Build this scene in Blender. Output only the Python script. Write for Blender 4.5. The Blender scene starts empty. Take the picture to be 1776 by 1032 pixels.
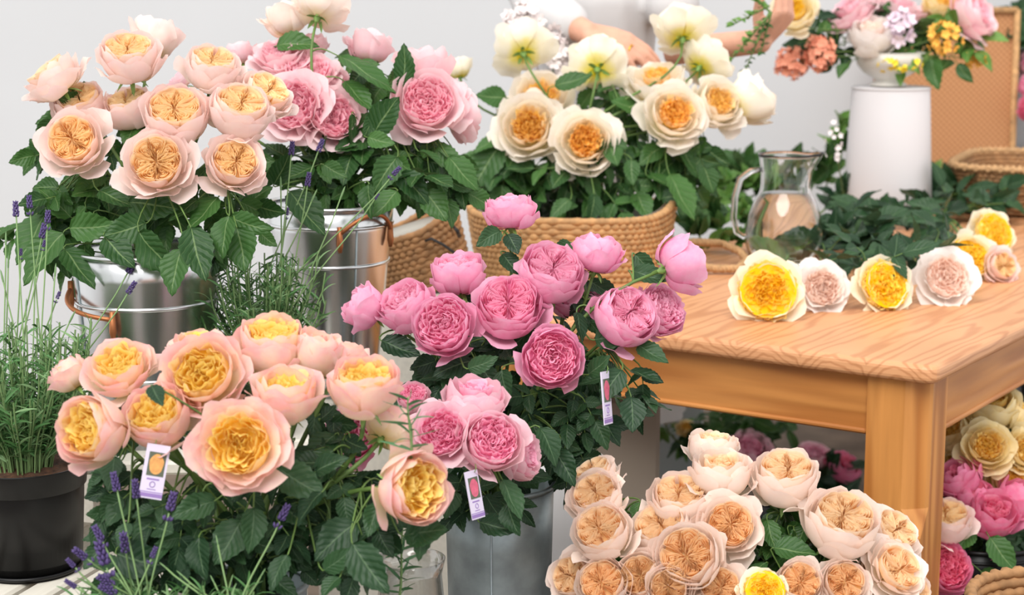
import bpy, math, random
import numpy as np
from mathutils import Vector, Matrix

# ------------------------------------------------------------------ camera, light, exposure
scene = bpy.context.scene
col = scene.collection
F = 3100.0                      # focal length in pixels of the 1776 px wide frame
PITCH = math.radians(10.17)
CAM = Vector((0, 0, 1.35))
FWD = Vector((0, math.cos(PITCH), -math.sin(PITCH)))
RIGHT = Vector((1, 0, 0))
UP = Vector((0, math.sin(PITCH), math.cos(PITCH)))
cam_data = bpy.data.cameras.new('camera')
cam_data.sensor_width = 36.0
cam_data.lens = F / 1776 * 36.0
cam_data.clip_end = 100
cam_data.dof.use_dof = True
cam_data.dof.focus_distance = 2.5
cam_data.dof.aperture_fstop = 5.6
cam = bpy.data.objects.new('camera', cam_data)
col.objects.link(cam)
cam.location = CAM
cam.rotation_euler = (math.pi / 2 - PITCH, 0, 0)
scene.camera = cam

world = bpy.data.worlds.new('world')
scene.world = world
world.use_nodes = True
bg = world.node_tree.nodes['Background']
bg.inputs[0].default_value = (1.0, 0.996, 0.99, 1)
bg.inputs[1].default_value = 1.0

sun_d = bpy.data.lights.new('sun', 'SUN')
sun_d.energy = 2.5
sun_d.angle = math.radians(45)
sun_d.color = (1.0, 0.975, 0.945)
sun = bpy.data.objects.new('sun', sun_d)
col.objects.link(sun)
sun.rotation_euler = (math.radians(38), math.radians(-14), 0)

vs = scene.view_settings
vs.view_transform = 'Standard'
vs.look = 'None'
vs.gamma = 1.0
vs.exposure = 0.24
vs.use_curve_mapping = False

rng = random.Random(7)
PI = math.pi

# ------------------------------------------------------------------ helpers
def s2l(c):
    out = []
    for v in c[:3]:
        v = v / 255.0
        out.append(v / 12.92 if v <= 0.04045 else ((v + 0.055) / 1.055) ** 2.4)
    return (out[0], out[1], out[2], 1.0)

def px(x, y, d):
    """world point seen at pixel x,y at distance d in front of the camera"""
    return CAM + FWD * d + RIGHT * ((x - 888) / F * d) + UP * ((516 - y) / F * d)

def on_plane(x, y, z):
    r = FWD + RIGHT * ((x - 888) / F) + UP * ((516 - y) / F)
    t = (z - CAM.z) / r.z
    return CAM + r * t

def camdir(ax, ay, at):
    return (RIGHT * ax + UP * ay - FWD * at).normalized()

def frame(zaxis, spin=0.0, hint=None):
    z = zaxis.normalized()
    h = hint or Vector((0.12, 0.3, 0.95))
    if abs(z.dot(h.normalized())) > 0.97:
        h = Vector((1, 0, 0))
    x = h.cross(z).normalized()
    y = z.cross(x)
    m = Matrix((x, y, z)).transposed()
    return m @ Matrix.Rotation(spin, 3, 'Z')

def mat4(loc, m3, s=1.0):
    if not isinstance(s, (tuple, list)):
        s = (s, s, s)
    m = m3.to_4x4() @ Matrix.Diagonal((s[0], s[1], s[2], 1))
    m.translation = loc
    return m

class MB:
    def __init__(self):
        self.v = []; self.f = []; self.a = []; self.mi = []; self.cur = 0
    def face(self, *i):
        self.f.append(tuple(i)); self.mi.append(self.cur)
    def grid(self, P, A=None, closed_u=False):
        """P[j][i] rows of points"""
        b = len(self.v); nj = len(P); ni = len(P[0])
        for j in range(nj):
            for i in range(ni):
                self.v.append(tuple(P[j][i]))
                self.a.append(A[j][i] if A else (0, 0, 0, 1))
        lim = ni if closed_u else ni - 1
        for j in range(nj - 1):
            for i in range(lim):
                k = (i + 1) % ni
                self.face(b + j * ni + i, b + j * ni + k, b + (j + 1) * ni + k, b + (j + 1) * ni + i)
        return b
    def tube(self, pts, rad, n=6, cap=True, attr=(0, 0, 0, 1), flat=1.0):
        pts = [Vector(p) for p in pts]
        if not isinstance(rad, (list, tuple)):
            rad = [rad] * len(pts)
        t0 = (pts[1] - pts[0]).normalized()
        ref = Vector((0, 0, 1)) if abs(t0.z) < 0.9 else Vector((1, 0, 0))
        nrm = t0.cross(ref).normalized()
        rows = []
        for i, p in enumerate(pts):
            if i == 0: t = pts[1] - p
            elif i == len(pts) - 1: t = p - pts[i - 1]
            else: t = pts[i + 1] - pts[i - 1]
            t.normalize()
            nrm = (nrm - t * nrm.dot(t))
            if nrm.length < 1e-6: nrm = t.orthogonal()
            nrm.normalize()
            bn = t.cross(nrm)
            rows.append([p + nrm * (math.cos(2 * PI * k / n) * rad[i]) + bn * (math.sin(2 * PI * k / n) * rad[i] * flat) for k in range(n)])
        b = self.grid(rows, [[attr] * n for _ in rows], True)
        if cap:
            self.face(*[b + k for k in range(n)][::-1])
            e = b + (len(rows) - 1) * n
            self.face(*[e + k for k in range(n)])
    def ring(self, pts, rad, n=6):
        """closed tube"""
        pts = [Vector(p) for p in pts]; m = len(pts)
        if not isinstance(rad, (list, tuple)): rad = [rad] * m
        cen = sum(pts, Vector()) / m
        rows = []
        for i, p in enumerate(pts):
            t = (pts[(i + 1) % m] - pts[i - 1]).normalized()
            o = (p - cen); o -= t * o.dot(t); o.normalize()
            bn = t.cross(o)
            rows.append([p + o * (math.cos(2 * PI * k / n) * rad[i]) + bn * (math.sin(2 * PI * k / n) * rad[i]) for k in range(n)])
        rows.append(rows[0])
        self.grid(rows, None, True)
    def lathe(self, prof, n=32, cx=0, cy=0, caps=(False, False)):
        rows = [[(cx + r * math.cos(2 * PI * k / n), cy + r * math.sin(2 * PI * k / n), z) for k in range(n)] for r, z in prof]
        b = self.grid(rows, None, True)
        if caps[0]: self.face(*[b + k for k in range(n)][::-1])
        if caps[1]:
            e = b + (len(rows) - 1) * n
            self.face(*[e + k for k in range(n)])
    def box(self, lo, hi, M=None, bev=0.0):
        x0, y0, z0 = lo; x1, y1, z1 = hi
        b = len(self.v)
        c = bev
        if c <= 0:
            P = [(x0,y0,z0),(x1,y0,z0),(x1,y1,z0),(x0,y1,z0),(x0,y0,z1),(x1,y0,z1),(x1,y1,z1),(x0,y1,z1)]
            fs = [(3,2,1,0),(4,5,6,7),(0,1,5,4),(1,2,6,5),(2,3,7,6),(3,0,4,7)]
        else:
            P = []
            for (zz, ins) in ((z0, c), (z0 + c, 0), (z1 - c, 0), (z1, c)):
                xa, xb, ya, yb = x0 + ins, x1 - ins, y0 + ins, y1 - ins
                k = c * 0.8
                P += [(xa+k,ya,zz),(xb-k,ya,zz),(xb,ya+k,zz),(xb,yb-k,zz),(xb-k,yb,zz),(xa+k,yb,zz),(xa,yb-k,zz),(xa,ya+k,zz)]
            fs = [tuple(range(7, -1, -1)), tuple(range(24, 32))]
            for j in range(3):
                for i in range(8):
                    k2 = (i + 1) % 8
                    fs.append((j*8+i, j*8+k2, j*8+8+k2, j*8+8+i))
        for p in P:
            q = Vector(p)
            if M is not None: q = M @ q
            self.v.append(tuple(q)); self.a.append((0, 0, 0, 1))
        for f in fs:
            self.face(*[b + i for i in f])
    def mesh(self, name, mats=None, smooth=True):
        me = bpy.data.meshes.new(name)
        me.from_pydata(self.v, [], self.f)
        at = me.attributes.new('pc', 'FLOAT_COLOR', 'POINT')
        at.data.foreach_set('color', np.array(self.a, dtype=np.float32).ravel())
        if smooth:
            me.polygons.foreach_set('use_smooth', np.ones(len(self.f), dtype=bool))
        if mats:
            if not isinstance(mats, (list, tuple)): mats = [mats]
            for m in mats: me.materials.append(m)
            if max(self.mi, default=0) > 0:
                me.polygons.foreach_set('material_index', np.array(self.mi, dtype=np.int32))
        me.update()
        return me
    def build(self, name, mats, parent=None, M=None, smooth=True):
        return add(name, self.mesh(name, mats, smooth), parent, M)

def add(name, me, parent=None, M=None):
    """link one object; M is its world matrix (parents carry no rotation or scale)"""
    o = bpy.data.objects.new(name, me)
    col.objects.link(o)
    if M is None: M = Matrix.Identity(4)
    if parent is not None:
        o.parent = parent
        o.matrix_basis = ABS[parent.name].inverted() @ M
    else:
        o.matrix_basis = M
    ABS[o.name] = M
    return o
ABS = {}

def thing(name, loc, label, cat, group=None):
    o = bpy.data.objects.new(name, None)
    o.empty_display_size = 0.02
    col.objects.link(o)
    o.location = loc
    ABS[o.name] = Matrix.Translation(loc)
    return tag(o, label, cat, group)

def tag(o, label, cat, group=None):
    o['label'] = label; o['category'] = cat
    if group: o['group'] = group
    return o

def structure(o):
    o['kind'] = 'structure'
    return o

def bez(p, n):
    out = []
    for i in range(n):
        t = i / (n - 1); s = 1 - t
        out.append(p[0] * s**3 + p[1] * (3*s*s*t) + p[2] * (3*s*t*t) + p[3] * t**3)
    return out

# ------------------------------------------------------------------ materials
def newmat(name):
    m = bpy.data.materials.new(name); m.use_nodes = True
    nt = m.node_tree
    return m, nt, nt.nodes['Principled BSDF'], nt.nodes['Material Output']

def plain(name, c, rough=0.6, metal=0.0, spec=0.4, noise=0.0, nscale=30, bump=0.0, c2=None, stretch=None, bscale=None):
    m, nt, b, out = newmat(name)
    b.inputs['Roughness'].default_value = rough
    b.inputs['Metallic'].default_value = metal
    b.inputs['Specular IOR Level'].default_value = spec
    b.inputs['Base Color'].default_value = s2l(c)
    if noise > 0 or bump > 0:
        tc = nt.nodes.new('ShaderNodeTexCoord')
        mp = nt.nodes.new('ShaderNodeMapping')
        if stretch: mp.inputs['Scale'].default_value = stretch
        nt.links.new(tc.outputs['Object'], mp.inputs['Vector'])
        n = nt.nodes.new('ShaderNodeTexNoise')
        n.inputs['Scale'].default_value = nscale
        n.inputs['Detail'].default_value = 5
        nt.links.new(mp.outputs[0], n.inputs['Vector'])
        if noise > 0:
            r = nt.nodes.new('ShaderNodeValToRGB')
            r.color_ramp.elements[0].position = 0.5 - 0.25
            r.color_ramp.elements[1].position = 0.5 + 0.25
            c2 = c2 or tuple(v * (1 - noise) for v in c)
            r.color_ramp.elements[0].color = s2l(c2)
            r.color_ramp.elements[1].color = s2l(c)
            nt.links.new(n.outputs['Fac'], r.inputs[0])
            nt.links.new(r.outputs[0], b.inputs['Base Color'])
        if bump > 0:
            bp = nt.nodes.new('ShaderNodeBump')
            bp.inputs['Strength'].default_value = bump
            bp.inputs['Distance'].default_value = 0.003
            src = n
            if bscale:
                src = nt.nodes.new('ShaderNodeTexNoise')
                src.inputs['Scale'].default_value = bscale
                nt.links.new(mp.outputs[0], src.inputs['Vector'])
            nt.links.new(src.outputs['Fac'], bp.inputs['Height'])
            nt.links.new(bp.outputs[0], b.inputs['Normal'])
    return m

def petal_mat(name, base, mid, tip, h_low, h_top, trans=0.4):
    """pigment of a petal: base -> tip for the guard petals, low -> top for the inner ones"""
    m, nt, b, out = newmat(name)
    at = nt.nodes.new('ShaderNodeAttribute'); at.attribute_name = 'pc'
    sp = nt.nodes.new('ShaderNodeSeparateColor')
    nt.links.new(at.outputs['Color'], sp.inputs[0])
    r1 = nt.nodes.new('ShaderNodeValToRGB')
    e = r1.color_ramp.elements
    e[0].position = 0.08; e[0].color = s2l(base)
    e[1].position = 0.97; e[1].color = s2l(tip)
    k = e.new(0.42); k.color = s2l(mid)
    r2 = nt.nodes.new('ShaderNodeValToRGB')
    r2.color_ramp.elements[0].color = s2l(h_low); r2.color_ramp.elements[0].position = 0.25
    r2.color_ramp.elements[1].color = s2l(h_top)
    nv_ = nt.nodes.new('ShaderNodeTexNoise'); nv_.inputs['Scale'].default_value = 1.7; nv_.inputs['Detail'].default_value = 4
    tcv = nt.nodes.new('ShaderNodeTexCoord'); oiv = nt.nodes.new('ShaderNodeObjectInfo')
    vadd = nt.nodes.new('ShaderNodeVectorMath'); vadd.operation = 'ADD'
    nt.links.new(tcv.outputs['Object'], vadd.inputs[0]); nt.links.new(oiv.outputs['Location'], vadd.inputs[1])
    nt.links.new(vadd.outputs[0], nv_.inputs['Vector'])
    sh = nt.nodes.new('ShaderNodeMath'); sh.operation = 'MULTIPLY_ADD'; sh.inputs[1].default_value = 1.3; sh.inputs[2].default_value = -0.72
    nt.links.new(nv_.outputs['Fac'], sh.inputs[0])
    sh2 = nt.nodes.new('ShaderNodeMath'); sh2.operation = 'MULTIPLY'
    nt.links.new(sh.outputs[0], sh2.inputs[0]); nt.links.new(sp.outputs[0], sh2.inputs[1])
    sh3 = nt.nodes.new('ShaderNodeMath'); sh3.operation = 'ADD'
    nt.links.new(sh2.outputs[0], sh3.inputs[0]); nt.links.new(sp.outputs[0], sh3.inputs[1])
    nt.links.new(sh3.outputs[0], r1.inputs[0]); nt.links.new(sp.outputs[0], r2.inputs[0])
    mx = nt.nodes.new('ShaderNodeMix'); mx.data_type = 'RGBA'
    nt.links.new(sp.outputs[1], mx.inputs[0])
    nt.links.new(r1.outputs[0], mx.inputs[6]); nt.links.new(r2.outputs[0], mx.inputs[7])
    oi = nt.nodes.new('ShaderNodeObjectInfo')
    tc = nt.nodes.new('ShaderNodeTexCoord')
    nz = nt.nodes.new('ShaderNodeTexNoise'); nz.inputs['Scale'].default_value = 4.0; nz.inputs['Detail'].default_value = 3
    nt.links.new(tc.outputs['Object'], nz.inputs['Vector'])
    hs = nt.nodes.new('ShaderNodeHueSaturation')
    ma = nt.nodes.new('ShaderNodeMath'); ma.operation = 'MULTIPLY_ADD'
    nt.links.new(oi.outputs['Random'], ma.inputs[0]); ma.inputs[1].default_value = 0.09; ma.inputs[2].default_value = 0.95
    mb = nt.nodes.new('ShaderNodeMath'); mb.operation = 'MULTIPLY_ADD'
    nt.links.new(nz.outputs['Fac'], mb.inputs[0]); mb.inputs[1].default_value = 0.5; mb.inputs[2].default_value = 0.76
    nt.links.new(ma.outputs[0], hs.inputs['Value']); nt.links.new(mb.outputs[0], hs.inputs['Saturation'])
    nt.links.new(mx.outputs[2], hs.inputs['Color'])
    b.inputs['Roughness'].default_value = 0.62
    b.inputs['Specular IOR Level'].default_value = 0.18
    nt.links.new(hs.outputs[0], b.inputs['Base Color'])
    tr = nt.nodes.new('ShaderNodeBsdfTranslucent')
    nt.links.new(hs.outputs[0], tr.inputs['Color'])
    ms = nt.nodes.new('ShaderNodeMixShader'); ms.inputs[0].default_value = trans
    nt.links.new(b.outputs[0], ms.inputs[1]); nt.links.new(tr.outputs[0], ms.inputs[2])
    nt.links.new(ms.outputs[0], out.inputs['Surface'])
    return m

def leaf_mat(name, c1, c2, vein, rough=0.42, trans=0.18):
    m, nt, b, out = newmat(name)
    at = nt.nodes.new('ShaderNodeAttribute'); at.attribute_name = 'pc'
    sp = nt.nodes.new('ShaderNodeSeparateColor')
    nt.links.new(at.outputs['Color'], sp.inputs[0])
    oi = nt.nodes.new('ShaderNodeObjectInfo')
    mx = nt.nodes.new('ShaderNodeMix'); mx.data_type = 'RGBA'
    nt.links.new(oi.outputs['Random'], mx.inputs[0])
    mx.inputs[6].default_value = s2l(c1); mx.inputs[7].default_value = s2l(c2)
    # midrib and side veins
    rb = nt.nodes.new('ShaderNodeMath'); rb.operation = 'LESS_THAN'; rb.inputs[1].default_value = 0.05
    nt.links.new(sp.outputs[0], rb.inputs[0])
    sv = nt.nodes.new('ShaderNodeMath'); sv.operation = 'MULTIPLY_ADD'; sv.inputs[1].default_value = -0.34
    nt.links.new(sp.outputs[0], sv.inputs[0]); nt.links.new(sp.outputs[1], sv.inputs[2])
    sw = nt.nodes.new('ShaderNodeMath'); sw.operation = 'MULTIPLY'; sw.inputs[1].default_value = 44.0
    nt.links.new(sv.outputs[0], sw.inputs[0])
    sn = nt.nodes.new('ShaderNodeMath'); sn.operation = 'SINE'
    nt.links.new(sw.outputs[0], sn.inputs[0])
    th = nt.nodes.new('ShaderNodeMapRange'); th.inputs[1].default_value = 0.86; th.inputs[2].default_value = 1.0; th.inputs[4].default_value = 0.22
    nt.links.new(sn.outputs[0], th.inputs[0])
    mxv = nt.nodes.new('ShaderNodeMath'); mxv.operation = 'MAXIMUM'
    rbs = nt.nodes.new('ShaderNodeMath'); rbs.operation = 'MULTIPLY'; rbs.inputs[1].default_value = 0.8
    nt.links.new(rb.outputs[0], rbs.inputs[0])
    nt.links.new(rbs.outputs[0], mxv.inputs[0]); nt.links.new(th.outputs[0], mxv.inputs[1])
    m2 = nt.nodes.new('ShaderNodeMix'); m2.data_type = 'RGBA'
    nt.links.new(mxv.outputs[0], m2.inputs[0]); nt.links.new(mx.outputs[2], m2.inputs[6])
    m2.inputs[7].default_value = s2l(vein)
    # paler underside
    ge = nt.nodes.new('ShaderNodeNewGeometry')
    m3 = nt.nodes.new('ShaderNodeMix'); m3.data_type = 'RGBA'
    bf = nt.nodes.new('ShaderNodeMath'); bf.operation = 'MULTIPLY'; bf.inputs[1].default_value = 0.55
    nt.links.new(ge.outputs['Backfacing'], bf.inputs[0])
    nt.links.new(bf.outputs[0], m3.inputs[0]); nt.links.new(m2.outputs[2], m3.inputs[6]); m3.inputs[7].default_value = s2l(vein)
    bp = nt.nodes.new('ShaderNodeBump'); bp.inputs['Strength'].default_value = 0.16; bp.inputs['Distance'].default_value = 0.02
    bp.invert = True
    nt.links.new(sn.outputs[0], bp.inputs['Height'])
    nt.links.new(bp.outputs[0], b.inputs['Normal'])
    b.inputs['Roughness'].default_value = rough
    b.inputs['Specular IOR Level'].default_value = 0.28
    nt.links.new(m3.outputs[2], b.inputs['Base Color'])
    tr = nt.nodes.new('ShaderNodeBsdfTranslucent'); nt.links.new(m3.outputs[2], tr.inputs['Color'])
    ms = nt.nodes.new('ShaderNodeMixShader'); ms.inputs[0].default_value = trans
    nt.links.new(b.outputs[0], ms.inputs[1]); nt.links.new(tr.outputs[0], ms.inputs[2])
    nt.links.new(ms.outputs[0], out.inputs['Surface'])
    return m

def wood_mat(name, c1, c2, axis=0, rough=0.5):
    """pine grain running along one object axis"""
    m, nt, b, out = newmat(name)
    tc = nt.nodes.new('ShaderNodeTexCoord')
    mp = nt.nodes.new('ShaderNodeMapping')
    sc = [9.0, 9.0, 9.0]; sc[axis] = 0.7
    mp.inputs['Scale'].default_value = sc
    nt.links.new(tc.outputs['Object'], mp.inputs['Vector'])
    nz = nt.nodes.new('ShaderNodeTexNoise'); nz.inputs['Scale'].default_value = 1.3; nz.inputs['Detail'].default_value = 2
    nt.links.new(mp.outputs[0], nz.inputs['Vector'])
    mu = nt.nodes.new('ShaderNodeMath'); mu.operation = 'MULTIPLY'; mu.inputs[1].default_value = 38.0
    nt.links.new(nz.outputs['Fac'], mu.inputs[0])
    sn = nt.nodes.new('ShaderNodeMath'); sn.operation = 'SINE'; nt.links.new(mu.outputs[0], sn.inputs[0])
    r = nt.nodes.new('ShaderNodeValToRGB')
    r.color_ramp.elements[0].position = 0.0; r.color_ramp.elements[0].color = s2l(c1)
    r.color_ramp.elements[1].position = 0.95; r.color_ramp.elements[1].color = s2l(c2)
    mr = nt.nodes.new('ShaderNodeMapRange'); mr.inputs[1].default_value = -1; mr.inputs[2].default_value = 1
    nt.links.new(sn.outputs[0], mr.inputs[0]); nt.links.new(mr.outputs[0], r.inputs[0])
    n2 = nt.nodes.new('ShaderNodeTexNoise'); n2.inputs['Scale'].default_value = 5; n2.inputs['Detail'].default_value = 6
    nt.links.new(mp.outputs[0], n2.inputs['Vector'])
    mx = nt.nodes.new('ShaderNodeMix'); mx.data_type = 'RGBA'; mx.blend_type = 'MULTIPLY'; mx.inputs[0].default_value = 0.55
    r2 = nt.nodes.new('ShaderNodeValToRGB')
    r2.color_ramp.elements[0].position = 0.3; r2.color_ramp.elements[0].color = (0.62, 0.58, 0.54, 1)
    r2.color_ramp.elements[1].position = 0.65; r2.color_ramp.elements[1].color = (1, 1, 1, 1)
    nt.links.new(n2.outputs['Fac'], r2.inputs[0])
    nt.links.new(r.outputs[0], mx.inputs[6]); nt.links.new(r2.outputs[0], mx.inputs[7])
    nt.links.new(mx.outputs[2], b.inputs['Base Color'])
    bp = nt.nodes.new('ShaderNodeBump'); bp.inputs['Strength'].default_value = 0.15; bp.inputs['Distance'].default_value = 0.002
    nt.links.new(sn.outputs[0], bp.inputs['Height']); nt.links.new(bp.outputs[0], b.inputs['Normal'])
    b.inputs['Roughness'].default_value = rough
    return m

def solid_pine(name, c1, c2, board=0.115, z0=0.69):
    """boards cut from logs: rings round each board's own heart, running along local y"""
    m, nt, b, out = newmat(name)
    N = lambda op, a=None, bb=None, c=None: _math(nt, op, a, bb, c)
    tc = nt.nodes.new('ShaderNodeTexCoord')
    sx = nt.nodes.new('ShaderNodeSeparateXYZ'); nt.links.new(tc.outputs['Object'], sx.inputs[0])
    mp = nt.nodes.new('ShaderNodeMapping'); mp.inputs['Scale'].default_value = (7, 1.1, 7)
    nt.links.new(tc.outputs['Object'], mp.inputs['Vector'])
    nz = nt.nodes.new('ShaderNodeTexNoise'); nz.inputs['Scale'].default_value = 1.6; nz.inputs['Detail'].default_value = 3
    nt.links.new(mp.outputs[0], nz.inputs['Vector'])
    xm = N('SUBTRACT', N('PINGPONG', sx.outputs[0], board), board * .5)
    zz = N('SUBTRACT', sx.outputs[2], z0)
    r = N('SQRT', N('ADD', N('MULTIPLY', xm, xm), N('MULTIPLY', zz, zz)))
    ph = N('ADD', N('MULTIPLY', r, 560.0), N('MULTIPLY', nz.outputs['Fac'], 34.0))
    sn = N('SINE', ph)
    mr = nt.nodes.new('ShaderNodeMapRange'); mr.inputs[1].default_value = -1; mr.inputs[2].default_value = 1
    nt.links.new(sn, mr.inputs[0])
    cr = nt.nodes.new('ShaderNodeValToRGB')
    cr.color_ramp.elements[0].position = 0.02; cr.color_ramp.elements[0].color = s2l(c1)
    cr.color_ramp.elements[1].position = 0.5; cr.color_ramp.elements[1].color = s2l(c2)
    nt.links.new(mr.outputs[0], cr.inputs[0])
    n2 = nt.nodes.new('ShaderNodeTexNoise'); n2.inputs['Scale'].default_value = 3.2; n2.inputs['Detail'].default_value = 6
    nt.links.new(tc.outputs['Object'], n2.inputs['Vector'])
    c3 = nt.nodes.new('ShaderNodeValToRGB')
    c3.color_ramp.elements[0].position = 0.35; c3.color_ramp.elements[0].color = (.84, .80, .76, 1)
    c3.color_ramp.elements[1].position = 0.62; c3.color_ramp.elements[1].color = (1, 1, 1, 1)
    nt.links.new(n2.outputs['Fac'], c3.inputs[0])
    mx = nt.nodes.new('ShaderNodeMix'); mx.data_type = 'RGBA'; mx.blend_type = 'MULTIPLY'; mx.inputs[0].default_value = .8
    nt.links.new(cr.outputs[0], mx.inputs[6]); nt.links.new(c3.outputs[0], mx.inputs[7])
    nt.links.new(mx.outputs[2], b.inputs['Base Color'])
    b.inputs['Roughness'].default_value = .45
    return m

def _math(nt, op, a, b, c):
    n = nt.nodes.new('ShaderNodeMath'); n.operation = op
    for i, v in enumerate((a, b, c)):
        if v is None: continue
        if isinstance(v, (int, float)): n.inputs[i].default_value = v
        else: nt.links.new(v, n.inputs[i])
    return n.outputs[0]

def woven_mat(name, c1, c2, sc):
    m, nt, b, out = newmat(name)
    tc = nt.nodes.new('ShaderNodeTexCoord')
    sx = nt.nodes.new('ShaderNodeSeparateXYZ'); nt.links.new(tc.outputs['Object'], sx.inputs[0])
    N = lambda op, a=None, bb=None, c=None: _math(nt, op, a, bb, c)
    h = N('MULTIPLY', N('SINE', N('MULTIPLY', N('ADD', sx.outputs[0], sx.outputs[1]), sc)), N('SINE', N('MULTIPLY', sx.outputs[2], sc)))
    mr = nt.nodes.new('ShaderNodeMapRange'); mr.inputs[1].default_value = -1; mr.inputs[2].default_value = 1
    nt.links.new(h, mr.inputs[0])
    cr = nt.nodes.new('ShaderNodeValToRGB')
    cr.color_ramp.elements[0].color = s2l(c1); cr.color_ramp.elements[1].color = s2l(c2)
    nt.links.new(mr.outputs[0], cr.inputs[0]); nt.links.new(cr.outputs[0], b.inputs['Base Color'])
    bp = nt.nodes.new('ShaderNodeBump'); bp.inputs['Strength'].default_value = .6; bp.inputs['Distance'].default_value = .002
    nt.links.new(h, bp.inputs['Height']); nt.links.new(bp.outputs[0], b.inputs['Normal'])
    b.inputs['Roughness'].default_value = .75
    return m

def glass_mat(name, c=(1, 1, 1, 1), rough=0.0, ior=1.45):
    m, nt, b, out = newmat(name)
    b.inputs['Base Color'].default_value = c
    b.inputs['Transmission Weight'].default_value = 1.0
    b.inputs['Roughness'].default_value = rough
    b.inputs['IOR'].default_value = ior
    return m

M = {}
M['juliet'] = petal_mat('peach_petal', (253, 238, 190), (255, 238, 228), (255, 232, 228), (255, 213, 150), (255, 234, 192))
M['blush'] = petal_mat('pale_peach_petal', (254, 240, 205), (255, 243, 232), (255, 238, 229), (255, 210, 150), (255, 233, 198))
M['sunset'] = petal_mat('yellow_pink_petal', (255, 236, 170), (255, 238, 214), (252, 208, 206), (254, 214, 96), (255, 234, 150))
M['pink'] = petal_mat('pink_petal', (248, 180, 208), (248, 178, 208), (253, 198, 222), (246, 148, 188), (254, 202, 222))
M['soft'] = petal_mat('soft_pink_petal', (252, 226, 212), (252, 208, 221), (255, 224, 231), (244, 154, 190), (253, 202, 221))
M['lpink'] = petal_mat('light_pink_petal', (252, 238, 216), (253, 218, 224), (255, 229, 231), (248, 176, 196), (253, 212, 220))
M['cream'] = petal_mat('cream_petal', (252, 241, 165), (255, 250, 234), (255, 248, 240), (253, 196, 84), (255, 218, 130))
M['ivory'] = petal_mat('ivory_petal', (244, 230, 70), (250, 243, 220), (252, 246, 234), (253, 232, 176), (255, 245, 220))
M['yellow'] = petal_mat('yellow_petal', (254, 242, 196), (255, 246, 214), (255, 247, 228), (255, 210, 50), (255, 232, 104))
M['white'] = petal_mat('white_petal', (253, 244, 232), (255, 250, 246), (255, 251, 248), (252, 222, 206), (255, 240, 230))
M['gold'] = petal_mat('golden_petal', (246, 220, 150), (252, 236, 184), (253, 240, 202), (250, 200, 84), (254, 224, 132))
M['hot'] = petal_mat('rose_pink_petal', (238, 138, 176), (240, 138, 176), (247, 162, 194), (228, 96, 136), (248, 154, 180))
M['coral'] = plain('coral_floret', (244, 164, 134), 0.6)
M['orangefl'] = plain('orange_floret', (248, 186, 80), 0.6)
M['whitefl'] = plain('white_floret', (232, 222, 220), 0.6)
M['lilacfl'] = plain('lilac_floret', (232, 214, 226), 0.6)
M['yellowfl'] = plain('yellow_floret', (244, 216, 50), 0.6)
M['pinkfl'] = plain('pink_lily_petal', (246, 160, 190), 0.6)
M['leaf'] = leaf_mat('rose_leaf', (38, 72, 34), (66, 106, 48), (112, 138, 88))
M['leaf_dark'] = leaf_mat('dark_rose_leaf', (30, 56, 36), (50, 82, 48), (86, 112, 80))
M['leaf_light'] = leaf_mat('light_leaf', (74, 122, 48), (108, 148, 70), (146, 168, 106))
M['stem'] = plain('rose_stem', (104, 136, 66), 0.5, noise=0.3, nscale=40)
M['calyx'] = plain('rose_calyx', (118, 150, 76), 0.5)
M['lav_leaf'] = plain('lavender_leaf', (72, 116, 62), 0.6)
M['lav_leaf2'] = plain('lavender_grey_leaf', (108, 140, 92), 0.6)
M['lav_stem'] = plain('lavender_stem', (120, 150, 96), 0.6)
M['lav_fl'] = plain('lavender_flower', (98, 80, 138), 0.7, noise=0.35, nscale=300)
M['rosemary'] = plain('rosemary_leaf', (76, 118, 78), 0.5)
M['steel'] = plain('polished_steel', (226, 228, 230), 0.24, 1.0, noise=0.12, nscale=14, bump=0.05, stretch=(1, 1, .25))
M['zinc'] = plain('galvanized_zinc', (168, 180, 184), 0.48, 0.7, noise=0.2, nscale=30, bump=0.05)
M['copper'] = plain('rusty_copper_wire', (176, 112, 72), 0.45, 0.7)
M['black'] = plain('black_plastic', (17, 17, 18), 0.36, spec=0.3)
M['strap'] = plain('black_leather', (36, 34, 34), 0.5)
M['soil'] = plain('bark_soil', (96, 64, 44), 0.9, noise=0.55, nscale=120, bump=1.0)
M['wall'] = plain('white_wall', (203, 204, 206), 0.8, noise=0.03, nscale=1.2)
M['pole'] = plain('grey_pole', (176, 172, 166), 0.6)
M['floor'] = plain('dark_floor', (112, 96, 82), 0.8, noise=0.35, nscale=9)
M['bench'] = plain('white_painted_wood', (224, 219, 206), 0.55, noise=0.08, nscale=12, stretch=(8, .6, 8))
M['table_top'] = solid_pine('pine_table_top', (194, 134, 90), (216, 158, 112))
M['table_x'] = wood_mat('pine_apron', (176, 110, 50), (200, 134, 68), 0, 0.45)
M['table_y'] = wood_mat('pine_side_apron', (176, 110, 50), (200, 134, 68), 1, 0.45)
M['table_z'] = wood_mat('pine_leg', (176, 110, 48), (208, 142, 74), 2, 0.45)
M['wicker'] = plain('woven_straw', (206, 158, 106), 0.75, noise=0.28, nscale=60)
M['wicker_d'] = plain('woven_dark_straw', (186, 138, 92), 0.75, noise=0.3, nscale=50)
M['rope'] = plain('jute_rope', (208, 164, 116), 0.8, noise=0.2, nscale=90)
M['lining'] = plain('grey_lining', (172, 168, 158), 0.9)
M['glass'] = glass_mat('clear_glass')
M['glassg'] = glass_mat('green_tinted_glass', (0.92, 0.97, 0.93, 1))
M['water'] = glass_mat('water', (0.97, 1, 0.98, 1), ior=1.33)
M['ceramic'] = plain('white_ceramic', (214, 211, 213), 0.4)
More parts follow.
